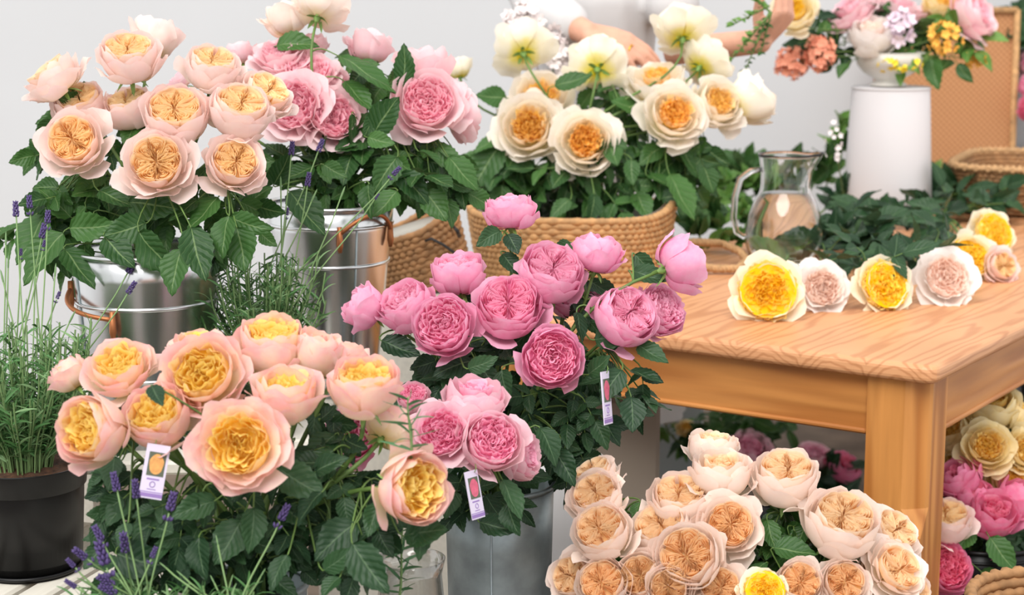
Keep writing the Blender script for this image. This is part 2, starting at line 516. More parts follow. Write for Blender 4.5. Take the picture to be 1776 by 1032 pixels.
M['bowl'] = plain('grey_white_bowl', (214, 210, 202), 0.45)
M['skin'] = plain('skin', (222, 166, 140), 0.55, noise=0.08, nscale=40)
M['blouse'] = plain('white_blouse', (208, 206, 206), 0.8, noise=0.04, nscale=9, bump=0.4, bscale=14)
M['apron'] = plain('light_grey_apron', (208, 206, 204), 0.85)
M['hair'] = plain('brown_hair', (96, 66, 46), 0.6)
M['gold_ring'] = plain('gold_ring', (226, 176, 70), 0.3, 1.0)
M['tagw'] = plain('lilac_white_card', (218, 209, 230), 0.5)
M['tagp'] = plain('purple_print', (150, 122, 184), 0.5)
M['tagg'] = plain('dark_print', (92, 100, 84), 0.6)
M['tago'] = plain('orange_rose_print', (246, 178, 104), 0.6, noise=0.2, nscale=160)
M['tagpk'] = plain('pink_rose_print', (232, 112, 140), 0.6, noise=0.2, nscale=160)
M['taupe'] = plain('taupe_cloth', (158, 146, 132), 0.8)
M['bluegrey'] = plain('blue_grey_panel', (176, 186, 188), 0.6)
M['crate'] = wood_mat('crate_wood', (150, 110, 70), (176, 132, 88), 0, 0.7)
M['hamper'] = woven_mat('fine_woven_cane', (150, 98, 58), (206, 150, 102), 360)

def film_mat(name):
    m, nt, b, out = newmat(name)
    tr = nt.nodes.new('ShaderNodeBsdfTransparent'); tr.inputs[0].default_value = (.97, .98, .98, 1)
    gl = nt.nodes.new('ShaderNodeBsdfGlossy'); gl.inputs['Roughness'].default_value = .08
    lw = nt.nodes.new('ShaderNodeLayerWeight'); lw.inputs[0].default_value = .35
    mr = nt.nodes.new('ShaderNodeMapRange'); mr.inputs[3].default_value = .08; mr.inputs[4].default_value = .75
    nt.links.new(lw.outputs['Facing'], mr.inputs[0])
    ms = nt.nodes.new('ShaderNodeMixShader'); nt.links.new(mr.outputs[0], ms.inputs[0])
    nt.links.new(tr.outputs[0], ms.inputs[1]); nt.links.new(gl.outputs[0], ms.inputs[2]); nt.links.new(ms.outputs[0], out.inputs['Surface'])
    return m
M['film'] = film_mat('thin_clear_glass')
# ------------------------------------------------------------------ rose prototypes
def petal_mesh(mat, rg, P, W, theta, curl=0.05, wave=0.03, layer=0.0, tipround=0.16, notch=0.03, nu=9, nv=9, zoff=0.0, zs=1.0):
    """one petal of a unit bloom: P are four (r, z) bezier points from base to tip, W its half angle"""
    mb = MB(); rows = []; at = []
    ph = rg.random() * 6.28; ph2 = rg.random() * 6.28; kw = rg.uniform(2.2, 4.2)
    rnd = rg.random(); lean = rg.uniform(-0.12, 0.12)
    for j in range(nv):
        v = j / (nv - 1); row = []; ar = []
        for i in range(nu):
            u = -1 + 2 * i / (nu - 1)
            s = v * (1 - tipround * abs(u) ** 3.0 - notch * math.exp(-(u * 5) ** 2))
            s *= 1 + lean * u * v
            a = 1 - s
            r = P[0][0]*a**3 + 3*P[1][0]*a*a*s + 3*P[2][0]*a*s*s + P[3][0]*s**3
            z = P[0][1]*a**3 + 3*P[1][1]*a*a*s + 3*P[2][1]*a*s*s + P[3][1]*s**3
            k = max(0.0, (v - 0.72) / 0.28) ** 2
            cu = curl * (0.7 + 0.6 * math.sin(1.7 * u + ph2))
            r += cu * k; z -= cu * 0.45 * k
            r += wave * math.sin(kw * u + ph) * v ** 2 + wave * 0.5 * math.sin(7.5 * u + ph2) * v ** 5
            z += wave * 0.8 * math.sin(5.3 * u + ph2 * 2) * v ** 4
            r -= 0.05 * (abs(u) ** 4) * v          # edges tuck in
            th = theta + u * W * (0.62 + 0.38 * math.sin(min(1, v * 1.5) * PI / 2))
            row.append((r * math.cos(th), r * math.sin(th), z * zs + zoff))
            ar.append((s, layer, rnd, 1.0))
        rows.append(row); at.append(ar)
    mb.grid(rows, at)
    return mb.mesh('petal', mat)

def heart_quartered(mat, rg, nsec=5, nloop=5, R=0.8, zt=0.84, bowl=0.14, depth=0.34, wob=0.022):
    mb = MB(); off = rg.random() * 6.28
    sec = [off + (k + rg.uniform(-0.26, 0.26)) * 2 * PI / nsec for k in range(nsec)]
    cx, cy = rg.uniform(-.07, .07), rg.uniform(-.07, .07)
    for k in range(nsec):
        a0 = sec[k]
        for j in range(nloop):
            f = j / nloop
            w = PI / nsec * 0.96 * (1 - f) ** 1.05
            ro = R * (1 - 0.07 * j) * rg.uniform(0.96, 1.02); ri = 0.04 + 0.24 * f
            pts = []
            ns = 7
            for t in range(ns): pts.append((ri + (ro - ri) * (t / ns) ** 0.9, -w))
            for t in range(7):
                q = -1 + t / 3.0
                pts.append((ro * (1 + 0.07 * (1 - q * q)), w * q))
            for t in range(ns - 1, -1, -1): pts.append((ri + (ro - ri) * (t / ns) ** 0.9, w))
            ph = rg.random() * 6.28; dz = rg.uniform(-0.03, 0.035); ph3 = rg.random() * 6.28
            rows = []; at = []
            for h in range(4):
                hv = h / 3.0; row = []; ar = []
                for n_, (r, da) in enumerate(pts):
                    wv = wob * math.sin(n_ * 1.15 + ph) * hv
                    an = a0 + da * (1 + 0.10 * hv * (r / R)) + wv / max(r, 0.15)
                    rr = r + wv * 0.8 + 0.03 * hv * hv
                    z = zt + bowl * (rr / R) ** 2 - depth * (1 - hv) * (0.6 + 0.4 * rr / R) + dz + 0.022 * math.sin(n_ * 0.8 + ph3) * hv
                    z -= 0.05 * f * hv * 0
                    row.append((cx * (1 - rr) + rr * math.cos(an), cy * (1 - rr) + rr * math.sin(an), z))
                    ar.append((0.12 + 0.88 * hv, 1.0 - 0.25 * max(0, rr / R - 0.75) * 4 * (1 if j == 0 else 0.3), f, 1))
                rows.append(row); at.append(ar)
            mb.grid(rows, at)
    floor_disc(mb, R, zt - depth * 0.75)
    return mb.mesh('inner_petals', mat)

def heart_rosette(mat, rg, rings=7, R=0.8, zt=0.86, bowl=0.08, depth=0.3, wob=0.05, n0=4, dn=2, hole=0.05):
    mb = MB()
    cx, cy = rg.uniform(-.06, .06), rg.uniform(-.06, .06)
    for i in range(rings):
        f = i / (rings - 1)
        r0 = hole + (R - hole) * f
        n = n0 + dn * i
        o = rg.random() * 6.28
        for k in range(n):
            a0 = o + (k + rg.uniform(-0.3, 0.3)) * 2 * PI / n
            W = 2 * PI / n * rg.uniform(0.62, 0.95)
            ph = rg.random() * 6.28; ph2 = rg.random() * 6.28
            dz = rg.uniform(-0.05, 0.045); tilt = rg.uniform(-0.10, 0.12); rj = rg.uniform(-.035, .035)
            kw = rg.uniform(3, 5.5)
            rows = []; at = []
            for h in range(4):
                hv = h / 3.0; row = []; ar = []
                for q in range(8):
                    u = -1 + 2 * q / 7.0
                    an = a0 + u * W * (0.75 + 0.25 * hv)
                    r = r0 + rj + tilt * hv * hv + wob * math.sin(kw * u + ph) * hv + 0.05 * (1 - u * u) * (1 - f) - 0.10 * abs(u) ** 3 * (0.3 + 0.7 * hv)
                    r = max(0.01, r)
                    z = zt + bowl * (r / R) ** 2 - depth * (1 - hv) + dz - 0.09 * abs(u) ** 3 * hv + wob * 0.55 * math.sin(4.6 * u + ph2) * hv
                    row.append((cx * (1 - r) + r * math.cos(an), cy * (1 - r) + r * math.sin(an), z))
                    ar.append((0.1 + 0.9 * hv, 1.0 - (0.35 * max(0, f - 0.8) / 0.2), f, 1))
                rows.append(row); at.append(ar)
            mb.grid(rows, at)
    floor_disc(mb, R, zt - depth * 0.8)
    return mb.mesh('inner_petals', mat)

def floor_disc(mb, R, z):
    n = 20; c = len(mb.v)
    mb.v.append((0, 0, z - 0.05)); mb.a.append((0.1, 1, 0, 1))
    for k in range(n):
        a = 2 * PI * k / n
        mb.v.append((R * math.cos(a), R * math.sin(a), z + 0.06)); mb.a.append((0.1, 1, 0, 1))
    for k in range(n):
        mb.face(c, c + 1 + k, c + 1 + (k + 1) % n)

def calyx_mesh():
    mb = MB()
    mb.lathe([(0.05, -0.36), (0.085, -0.3), (0.15, -0.18), (0.17, -0.08), (0.13, 0.01)], 12)
    for k in range(5):
        a = 2 * PI * k / 5; rows = []
        for j in range(6):
            v = j / 5.0
            w = 0.11 * (1 - v) ** 0.7 * (0.6 + 1.2 * v) + 0.005
            r = 0.13 + 0.42 * v + 0.05 * math.sin(k * 2.1) * v; z = -0.06 - 0.10 * v - 0.40 * v * v * (0.55 + 0.45 * math.sin(k * 1.9 + 1))
            c, s = math.cos(a), math.sin(a)
            rows.append([(r * c - s * w * u, r * s + c * w * u, z + 0.02 * (1 - abs(u))) for u in (-1, 0, 1)])
        mb.grid(rows)
    return mb.mesh('calyx', M['calyx'])
CALYX = calyx_mesh()

def layer_set(shape, rg):
    """list of (count, bezier, half angle, curl, wave, heart share) from inside out"""
    R = rg.uniform
    j = lambda p, q=0.03: tuple((a + R(-q, q), b + R(-q, q)) if i else (a, b) for i, (a, b) in enumerate(p))
    if shape == 'cup':
        return [(5, j([(.05,.04),(.72,.0),(.98,.5),(.80,1.0)]), .78, .03, .025, .18),
                (5, j([(.05,.0),(.82,-.05),(1.10,.46),(.93,.97)]), .80, .05, .03, 0),
                (4, j([(.05,-.02),(.92,-.08),(1.2,.42),(1.02,.90)]), .78, .12, .045, 0),
                (3, j([(.05,-.03),(.95,-.12),(1.12,.22),(1.28,.62)], .09), .60, .14, .07, 0)]
    if shape == 'open':
        return [(5, j([(.05,.04),(.70,.0),(.95,.48),(.84,.96)]), .78, .05, .03, .15),
                (5, j([(.05,.0),(.82,-.05),(1.10,.40),(1.06,.90)]), .78, .12, .05, 0),
                (5, j([(.05,-.02),(.92,-.08),(1.10,.25),(1.26,.72)], .05), .66, .16, .06, 0),
                (3, j([(.05,-.03),(.95,-.12),(1.10,.10),(1.42,.40)], .08), .52, .14, .08, 0)]
    if shape == 'flat':
        return [(6, j([(.05,.05),(.60,.05),(.92,.45),(.92,.86)]), .66, .10, .05, .1),
                (6, j([(.05,.02),(.80,.0),(1.02,.35),(1.16,.74)], .04), .62, .14, .06, 0),
                (6, j([(.05,-.02),(.92,-.06),(1.12,.25),(1.30,.52)], .05), .58, .16, .07, 0)]
    if shape == 'bud':
        return [(3, j([(.05,.05),(.62,.0),(.92,.7),(.34,1.14)]), 1.15, .02, .03, .05),
                (4, j([(.05,.03),(.74,-.03),(1.02,.6),(.56,1.14)]), .98, .05, .03, 0),
                (4, j([(.05,.0),(.84,-.06),(1.12,.52),(.74,1.08)]), .90, .12, .05, 0),
                (4, j([(.05,-.02),(.90,-.08),(1.16,.42),(.92,.98)], .06), .80, .20, .07, 0),
                (2, j([(.05,-.03),(.95,-.12),(1.10,.25),(1.28,.74)], .09), .55, .16, .08, 0)]
    if shape == 'goblet':
        return [(4, j([(.05,.05),(.62,.0),(.92,.7),(.66,1.2)]), .98, .04, .05, .12),
                (5, j([(.05,.0),(.80,-.05),(1.06,.62),(.86,1.2)]), .86, .12, .06, 0),
                (4, j([(.05,-.02),(.88,-.08),(1.16,.5),(1.0,1.08)], .05), .84, .22, .08, 0),
                (2, j([(.05,-.03),(.92,-.12),(1.14,.32),(1.2,.9)], .08), .60, .24, .08, 0)]
    if shape == 'ball':
        return [(6, j([(.05,.04),(.74,.0),(1.0,.5),(.82,.98)]), .68, .04, .035, .2),
                (6, j([(.05,.0),(.84,-.06),(1.12,.46),(.92,.92)]), .70, .08, .04, .05),
                (6, j([(.05,-.02),(.92,-.1),(1.2,.34),(1.0,.80)], .05), .66, .12, .05, 0),
                (3, j([(.05,-.03),(.95,-.14),(1.18,.1),(1.22,.50)], .08), .58, .16, .06, 0)]

PROTO = {}
DIV = {'cup': 1.12, 'open': 1.2, 'flat': 1.2, 'bud': 1.10, 'goblet': 1.12, 'ball': 1.15}
ZS = {'cup': 1.42, 'open': 1.22, 'flat': 1.05, 'bud': 1.32, 'goblet': 1.25, 'ball': 1.32}
def proto(shape, heart, variety, k):
    key = (shape, heart, variety, k)
    if key in PROTO: return PROTO[key]
    rg = random.Random(hash((len(shape), ord(shape[0]), len(heart), ord(heart[0]), k)) % 100003)
    mat = M[variety]; petals = []; zs = ZS[shape]
    for li, (n, P, W, curl, wave, lay) in enumerate(layer_set(shape, rg)):
        o = rg.random() * 6.28
        for i in range(n):
            Pj = [P[0]] + [(a + rg.uniform(-.035, .035), b + rg.uniform(-.05, .04)) for a, b in P[1:]]
            petals.append(petal_mesh(mat, rg, Pj, W * rg.uniform(.88, 1.1), o + (i + rg.uniform(-.16, .16)) * 2 * PI / n,
                                     curl, wave, lay, notch=rg.uniform(0, .06), zoff=-0.012 * li, zs=zs))
    zt = zs * .86
    if heart == 'quart':
        h = heart_quartered(mat, rg, rg.choice([5, 6, 7]), 7, R=.76, zt=zt - .07, bowl=.15, depth=.34, wob=.016)
    elif heart == 'rose':
        h = heart_rosette(mat, rg, 8, R=.80, zt=zt - .06, bowl=.10, depth=.34, wob=.035, n0=4, dn=2)
    elif heart == 'peony':
        h = heart_rosette(mat, rg, 6, R=.76, zt=zt - .13, bowl=.2, depth=.40, wob=.085, n0=4, dn=1)
    elif heart == 'fluff':
        h = heart_rosette(mat, rg, 9, R=1.02, zt=.98, bowl=-.26, depth=.34, wob=.055, n0=5, dn=2)
    elif heart == 'small':
        h = heart_rosette(mat, rg, 8, R=.58, zt=zt - .12, bowl=.14, depth=.34, wob=.04, n0=4, dn=2)
        hl = [petal_mesh(mat, rg, [(.05, .05), (.55, .02), (.82, .5), (.68 + rg.uniform(-.05, .05), .95)], .75, k * 2.1 + rg.random(), .06, .04, .25, zs=zs) for k in range(3)]
        petals += hl
    elif heart == 'none':
        h = heart_rosette(mat, rg, 5, R=.55, zt=zt, bowl=.10, depth=.34, wob=.05, n0=4, dn=1)
    PROTO[key] = (petals, h)
    return PROTO[key]

# ------------------------------------------------------------------ leaves
def leaf_proto(k, mat, width=0.62, serr=0.03, tipsharp=1.0):
    rg = random.Random(500 + k); mb = MB(); nv, nu = 15, 7
    bend = rg.uniform(-.02, .30); fold = rg.uniform(.04, .22); tw = rg.uniform(-.25, .25); side = rg.uniform(-.06, .06)
    rows = []; at = []
    for j in range(nv):
        v = j / (nv - 1)
        w = width * 0.5 * (math.sin(PI * v ** 0.78) ** 0.72) * (1 - 0.30 * v ** 3 * tipsharp)
        if 0 < j < nv - 1: w += serr * (1 if j % 2 else -1) * 0.5
        if j == nv - 1: w = 0.004
        row = []; ar = []
        for i in range(nu):
            u = -1 + 2 * i / (nu - 1)
            x = u * w + side * math.sin(v * PI)
            z = fold * abs(u) * w * 2 - bend * v * v + 0.02 * math.sin(u * 4 + v * 9)
            z += tw * u * w * v
            row.append((x, v - 0.02 * abs(u), z)); ar.append((abs(u), v, rg.random(), 1))
        rows.append(row); at.append(ar)
    mb.grid(rows, at)
    return mb.mesh('leaflet', mat)
LEAVES = {}
for nm in ('leaf', 'leaf_dark', 'leaf_light'):
    LEAVES[nm] = [leaf_proto(k, M[nm], [0.62, .7, .56, .74, .66, .6][k]) for k in range(6)]
    LEAVES[nm + '_ivy'] = [leaf_proto(20 + k, M[nm], [0.86, .8, .9][k], 0.05) for k in range(3)]

def leaf_matrix(base, tip, normal):
    y = (tip - base); L = y.length; y.normalize()
    z = normal - y * normal.dot(y)
    if z.length < 1e-4: z = y.orthogonal()
    z.normalize(); x = y.cross(z)
    return mat4(base, Matrix((x, y, z)).transposed(), L)

def sprig(owner, start, base, direction, normal, size, n, matname, rg):
    """compound leaf: a petiole from the stem with n leaflets"""
    d = direction.normalized()
    side = d.cross(normal).normalized()
    end = base + d * size * (0.62 if n > 1 else 0.05)
    if n > 3: end = base + d * size * 0.95
    mb = MB()
    q1 = start + (base - start) * 0.4 + Vector((0, 0, 0.012))
    pts = bez([start, q1, base - d * size * .2, base], 6) + [base + (end - base) * .5, end]
    mb.tube(pts, [.0016, .0014, .0013, .0012, .0011, .001, .0009, .0008], 5)
    pet = mb.build('leaf', M['stem'], owner)
    def one(b, dd, s):
        nn = (normal + Vector((rg.uniform(-.4, .4), rg.uniform(-.4, .4), rg.uniform(-.3, .3)))).normalized()
        add('leaflet', rg.choice(LEAVES[matname]), pet, leaf_matrix(b, b + dd.normalized() * s, nn))
    one(end, d + side * rg.uniform(-.15, .15), size * rg.uniform(.95, 1.1))
    if n >= 3:
        b = base + (end - base) * (.42 if n == 3 else .7)
        for sg in (-1, 1): one(b, d * .45 + side * sg + Vector((0, 0, rg.uniform(-.3, .1))), size * rg.uniform(.75, .95))
    if n >= 5:
        b = base + (end - base) * .2
        for sg in (-1, 1): one(b, d * .35 + side * sg + Vector((0, 0, rg.uniform(-.3, .1))), size * rg.uniform(.6, .8))
    return pet

# ------------------------------------------------------------------ roses in a container
class Bunch:
    def __init__(self, depth, mouth, foot, variety, group, stem_r=.0028, leafmat='leaf'):
        self.depth = depth; self.mouth = mouth; self.foot = foot; self.variety = variety
        self.group = group; self.items = []; self.stem_r = stem_r; self.leafmat = leafmat
        self.rg = random.Random(len(group) * 31 + int(depth * 100))
    def rose(self, x, y, D, ax, doff, shape, heart, label, variety=None, k=None, foot=None, mouth=None, curve=None, name='garden_rose'):
        rg = self.rg
        d = self.depth + doff
        axis = camdir(*ax)
        R = D * d / F / 2 / DIV[shape]
        c = px(x, y, d)
        base = c - axis * (R * 0.5 * ZS[shape])
        if curve is None:
            m = mouth or self.mouth
            m = m + Vector((rg.uniform(-1, 1), rg.uniform(-1, 1), 0)) * 0.028
            f = foot or (self.foot + Vector((rg.uniform(-1, 1), rg.uniform(-1, 1), 0)) * 0.022)
            st = base - axis * R * .34
            L = (st - m).length
            pts = bez([st, st - axis * L * .38, m + Vector((0, 0, 1)) * L * .35 + (st - m) * .1, m], 12)
            pts += [m + (f - m) * t for t in (.35, .7, 1)]
        else:
            st = base - axis * R * .34
            pts = bez([st, st - axis * curve[2], curve[1], curve[0]], 12)
        o = thing(name, pts[-1], label, 'rose', self.group)
        mb = MB(); n = len(pts)
        mb.tube(pts, [self.stem_r * (.8 + .5 * i / n) for i in range(n)], 7)
        mb.build('stem', M['stem'], o)
        Mx = mat4(base, frame(axis, rg.random() * 6.28), R)
        add('calyx', CALYX, o, Mx)
        petals, h = proto(shape, heart, variety or self.variety, rg.randrange(3) if k is None else k)
        for p in petals: add('petal', p, o, Mx)
        add('inner_petals', h, o, Mx)
        self.items.append((o, pts))
        return o
    def nearest(self, p, tmax=0.85):
        best = None
        for o, pts in self.items:
            m = int(len(pts) * tmax)
            for q in pts[1:m]:
                dd = (q - p).length
                if best is None or dd < best[0]: best = (dd, o, q)
        return best[1], best[2]
    def leaf(self, x0, y0, x1, y1, doff=0.0, dtip=-0.02, mat=None, n=1, tilt=None):
        """a leaf seen from pixel x0,y0 (base) to x1,y1 (tip)"""
        rg = self.rg; d = self.depth + doff
        b = px(x0, y0, d); t = px(x1, y1, d + dtip)
        nrm = tilt or (camdir(rg.uniform(-.5, .5), rg.uniform(.1, .9), 1))
        o, q = self.nearest(b)
        L = (t - b).length
        sprig(o, q, b, t - b, nrm, L if n == 1 else L * .62, n, mat or self.leafmat, rg)
    def fill(self, cx, cy, rx, ry, count, doff=0.03, dspread=0.06, size=62, down=0.6, mat=None, nl=(1, 3, 3, 5)):
        rg = self.rg
        for _ in range(count):
            while True:
                u, v = rg.uniform(-1, 1), rg.uniform(-1, 1)
                if u * u + v * v < 1: break
            d = self.depth + doff + rg.uniform(-1, 1) * dspread
            b = px(cx + u * rx, cy + v * ry, d)
            o, q = self.nearest(b)
            out = camdir(u * .9 + rg.uniform(-.5, .5), -down + rg.uniform(-.5, .6) - .2 * v, rg.uniform(-.2, .7))
            nrm = camdir(rg.uniform(-.7, .7), rg.uniform(.0, 1.0), rg.uniform(.3, 1))
            n = rg.choice(nl)
            s = size * rg.uniform(.7, 1.15) * d / F
            sprig(o, q, b - out * s * .4, out, nrm, s * (1 if n == 1 else .85), n, mat or self.leafmat, rg)
# ------------------------------------------------------------------ the place
# white back wall of the flower tent
mb = MB(); mb.box((-3.4, 5.6, -0.02), (3.4, 5.68, 3.2))
structure(mb.build('wall_back', M['wall'], smooth=False))
p = px(294, 10, 5.55)
mb = MB(); mb.tube([(p.x, p.y, 0), (p.x, p.y, 3.1)], .016, 10)
pole = structure(mb.build('trim_1', M['pole']))
mb = MB(); mb.box((-3.4, -1.0, -0.04), (3.4, 5.6, 0.0))
structure(mb.build('floor', M['floor'], smooth=False))

# ---- pine table
TZ = 0.75
C0 = on_plane(1622, 637, TZ)
A = Vector((-math.sin(math.radians(56)), math.cos(math.radians(56)), 0))   # along the front edge, to the left
B = Vector((math.sin(math.radians(34)), math.cos(math.radians(34)), 0))    # along the right edge
TM = Matrix.Identity(4)
TM.col[0][:3] = A; TM.col[1][:3] = B; TM.col[2][:3] = (0, 0, 1)
# mirrored frame -> use local x = -A so that the matrix stays right handed
TM = Matrix((( -A.x, B.x, 0, C0.x), (-A.y, B.y, 0, C0.y), (0, 0, 1, 0), (0, 0, 0, 1)))
LA, LB = .9, 2.3
def T(a, b, z):
    return TM @ Vector((-a, b, z))
table = bpy.data.objects.new('table', None); col.objects.link(table)
table.matrix_basis = TM; ABS[table.name] = TM
tag(table, 'pine wooden table with rounded thick top and chamfered leg', 'table')
def tpart(name, mb, mat, smooth=False):
    return add(name, mb.mesh(name, mat, smooth), table, TM)
# the top is one glued board with a rounded edge: profile swept round the outline
def rounded_board(x0, x1, y0, y1, z0, z1, rc, bev, n=5):
    mb = MB(); rows = []
    prof = [(bev, z0)] + [(bev * (1 - math.cos(t)), z0 + bev * (1 - math.sin(t))) for t in (PI/2,)]
    prof = []
    for t in np.linspace(0, PI / 2, 5): prof.append((bev * (1 - math.sin(t)), z0 + bev * (1 - math.cos(t))))
    for t in np.linspace(0, PI / 2, 5): prof.append((bev * (1 - math.cos(t)), z1 - bev * (1 - math.sin(t))))
    for ins, z in prof:
        row = []
        r = max(rc - ins, .001)
        for (cx, cy, a0) in ((x1 - rc, y0 + rc, -PI/2), (x1 - rc, y1 - rc, 0), (x0 + rc, y1 - rc, PI/2), (x0 + rc, y0 + rc, PI)):
            for t in np.linspace(0, PI / 2, n): row.append((cx + r * math.cos(a0 + t), cy + r * math.sin(a0 + t), z))
        rows.append(row)
    b = mb.grid(rows, None, True); m = len(rows[0])
    mb.face(*[b + k for k in range(m)][::-1]); e = b + (len(rows) - 1) * m
    mb.face(*[e + k for k in range(m)])
    return mb
tpart('table_top', rounded_board(-LA, 0, 0, LB, TZ - .031, TZ, .022, .011), M['table_top'], False)
ins = .022; AH = .10
za, zb = TZ - .031 - AH, TZ - .031
legw = .098
def apron(name, lo, hi, mat, long_axis):
    mb = MB(); mb.box(lo, hi)
    ap = tpart(name, mb, mat)
    mb = MB()
    l2 = list(lo); h2 = list(hi); h2[2] = lo[2] + .009
    k = 1 - long_axis
    l2[k] -= .004; h2[k] += .004
    mb.box(l2, h2, bev=.003)
    add('bead', mb.mesh('bead', mat, False), ap, TM)
apron('front_apron', (-LA + ins + legw, ins + .006, za), (-ins - legw, ins + .028, zb), M['table_x'], 0)
apron('side_apron', (-ins - .028, ins + legw, za), (-ins - .006, LB - ins - legw, zb), M['table_y'], 1)
apron('back_apron', (-LA + ins + legw, LB - ins - .028, za), (-ins - legw, LB - ins - .006, zb), M['table_x'], 0)
apron('side_apron', (-LA + ins + .006, ins + legw, za), (-LA + ins + .028, LB - ins - legw, zb), M['table_y'], 1)
def leg(x0, y0, cx, cy):
    """square leg; its outer corner has a long stopped chamfer between z .19 and the top"""
    mb = MB(); x1, y1 = x0 + legw, y0 + legw
    ch = .034
    def sect(z, c, sh=0):
        # octagon-like outline with a chamfer c at the outer corner (x1,y0 for the corner leg)
        P = [(x0, y0), (x1 - c, y0), (x1 - c * .78, y0 + c * .1), (x1 - c * .1, y0 + c * .78), (x1, y0 + c), (x1, y1), (x0, y1)]
        out = []
        for a_, b_ in P:
            if cx < 0: a_ = x0 + x1 - a_
            if cy > 0: b_ = y0 + y1 - b_
            out.append((a_, b_, z))
        if (cx < 0) != (cy > 0): out = out[::-1]
        return out
    zs = [(0, .004), (.43, .004), (.46, .004), (.475, .014), (.505, ch), (zb, ch)]
    b = mb.grid([sect(z, c) for z, c in zs], None, True)
    mb.face(*[b + k for k in range(7)][::-1]); e = b + 7 * (len(zs) - 1); mb.face(*[e + k for k in range(7)])
    return tpart('leg', mb, M['table_z'])
leg(-ins - legw, ins, 1, 0); leg(-LA + ins, ins, -1, 0)
leg(-ins - legw, LB - ins - legw, 1, 1); leg(-LA + ins, LB - ins - legw, -1, 1)

# ---- white slatted bench under the lavender pot, and the raised white shelf behind it
BZ = 0.53
bd = Vector((math.sin(math.radians(17)), math.cos(math.radians(17)), 0))
pot_c = on_plane(52, 985, BZ)
bench = thing('slatted_bench', Vector((pot_c.x, pot_c.y, 0)), 'white painted slatted bench under the black lavender pot', 'bench')
bm3 = Matrix(((bd.y, bd.x, 0), (-bd.x, bd.y, 0), (0, 0, 1)))
for i in range(-6, 5):
    mb = MB(); mb.box((-.021, -.15, -.018), (.021, .21, 0), bev=.004)
    mb.build('slat', M['bench'], bench, mat4(pot_c + bm3 @ Vector((i * .053 + .01, 0, 0)), bm3), False)
for yy in (-.165, .2):
    mb = MB(); mb.box((-.32, yy - .022, -.05), (.255, yy + .022, -.001), bev=.006)
    mb.build('rail', M['bench'], bench, mat4(pot_c, bm3), False)
for xx, yy in ((-.3, -.15), (.235, -.15), (-.3, .19), (.235, .19)):
    mb = MB(); mb.box((xx - .02, yy - .02, -BZ), (xx + .02, yy + .02, -.05))
    mb.build('leg', M['bench'], bench, mat4(pot_c, bm3), False)
SZ = 0.66
s0 = px(120, 600, 2.72); s1 = px(640, 600, 2.95)
shelf = thing('plant_shelf', Vector(((s0.x + s1.x) / 2, 2.8, 0)), 'raised white shelf carrying the two shiny buckets', 'shelf')
sxa, sxb = s0.x - .12, s1.x - .06
for i in range(5):
    mb = MB(); y0 = 2.50 + i * .125; mb.box((sxa, y0, SZ - .02), (sxb, y0 + .118, SZ), bev=.004)
    mb.build('plank', M['bench'], shelf, None, False)
for xx in (sxa + .03, sxb - .03):
    for yy in (2.54, 3.08):
        mb = MB(); mb.box((xx - .02, yy - .02, 0), (xx + .02, yy + .02, SZ - .02)); mb.build('leg', M['bench'], shelf, None, False)

# ---- buckets
def bucket(cpx, rimy, depth, r_top, r_bot, z0, label, mat, ridges, lip=.004, bead=.0032, name='metal_bucket', h=None, seam=None):
    """open tapered bucket, rim centre seen at pixel (cpx, rimy)"""
    c = px(cpx, rimy, depth); zr = c.z if h is None else z0 + h
    o = thing(name, Vector((c.x, c.y, z0)), label, 'bucket')
    H = zr - z0
    MX = Matrix.Translation((c.x, c.y, z0))
    mb = MB(); t = .0015
    prof = [(.001, .004), (r_bot - .004, .004), (r_bot, 0)]
    for k in range(1, 9): prof.append((r_bot + (r_top - r_bot) * k / 8, H * k / 8))
    prof += [(r_top - t, H)]
    for k in range(7, -1, -1): prof.append((r_bot - t + (r_top - r_bot) * k / 8, max(.006, H * k / 8)))
    prof += [(.001, .006)]
    mb.lathe(prof, 64)
    mb.build('body', mat, o, MX)
    mb = MB(); n = 64
    mb.ring([(r_top * math.cos(2*PI*k/n), r_top * math.sin(2*PI*k/n), H) for k in range(n)], lip, 8)
    mb.build('rim', mat, o, MX)
    for f in ridges:
        r = r_bot + (r_top - r_bot) * f
        mb = MB(); mb.ring([((r) * math.cos(2*PI*k/n), r * math.sin(2*PI*k/n), H * f) for k in range(n)], bead, 8)
        mb.build('ridge', mat, o, MX)
    if seam is not None:
        a = seam; mb = MB()
        pts = [((r_bot + (r_top - r_bot) * f + .0008) * math.cos(a), (r_bot + (r_top - r_bot) * f + .0008) * math.sin(a), H * f) for f in (.02, .5, .985)]
        mb.tube(pts, .0016, 6); mb.build('seam', M['zinc'], o, MX)
    def handle(f, a, span, droop, lift=0):
        """bail handle with its two hooks"""
        mb = MB(); pts = []
        r = r_bot + (r_top - r_bot) * f + .006
        for k in range(15):
            t = k / 14; an = a + (t - .5) * span
            pts.append((r * math.cos(an) * (1 + .1 * math.sin(PI * t)), r * math.sin(an) * (1 + .1 * math.sin(PI * t)), H * f - droop * math.sin(PI * t) + lift * t))
        mb.tube(pts, .0035, 8); hd = mb.build('handle', M['copper'], o, MX)
        for k in (0, -1):
            q = Vector(pts[k]); mb = MB()
            mb.tube([q + Vector((0, 0, .012)), q + Vector((0, 0, -.018)), q + Vector((0, 0, -.03))], [.004, .0055, .003], 8)
            mb.build('hook', M['copper'], hd, MX)
    return o, c, handle
b1, b1c, hnd = bucket(252, 432, 2.68, .110, .088, SZ, 'shiny steel bucket with copper handle holding peach roses, beside the black pot', M['steel'], (.36, .74, ), seam=math.radians(214))
hnd(.80, math.radians(222), 1.15, .004, -.03)
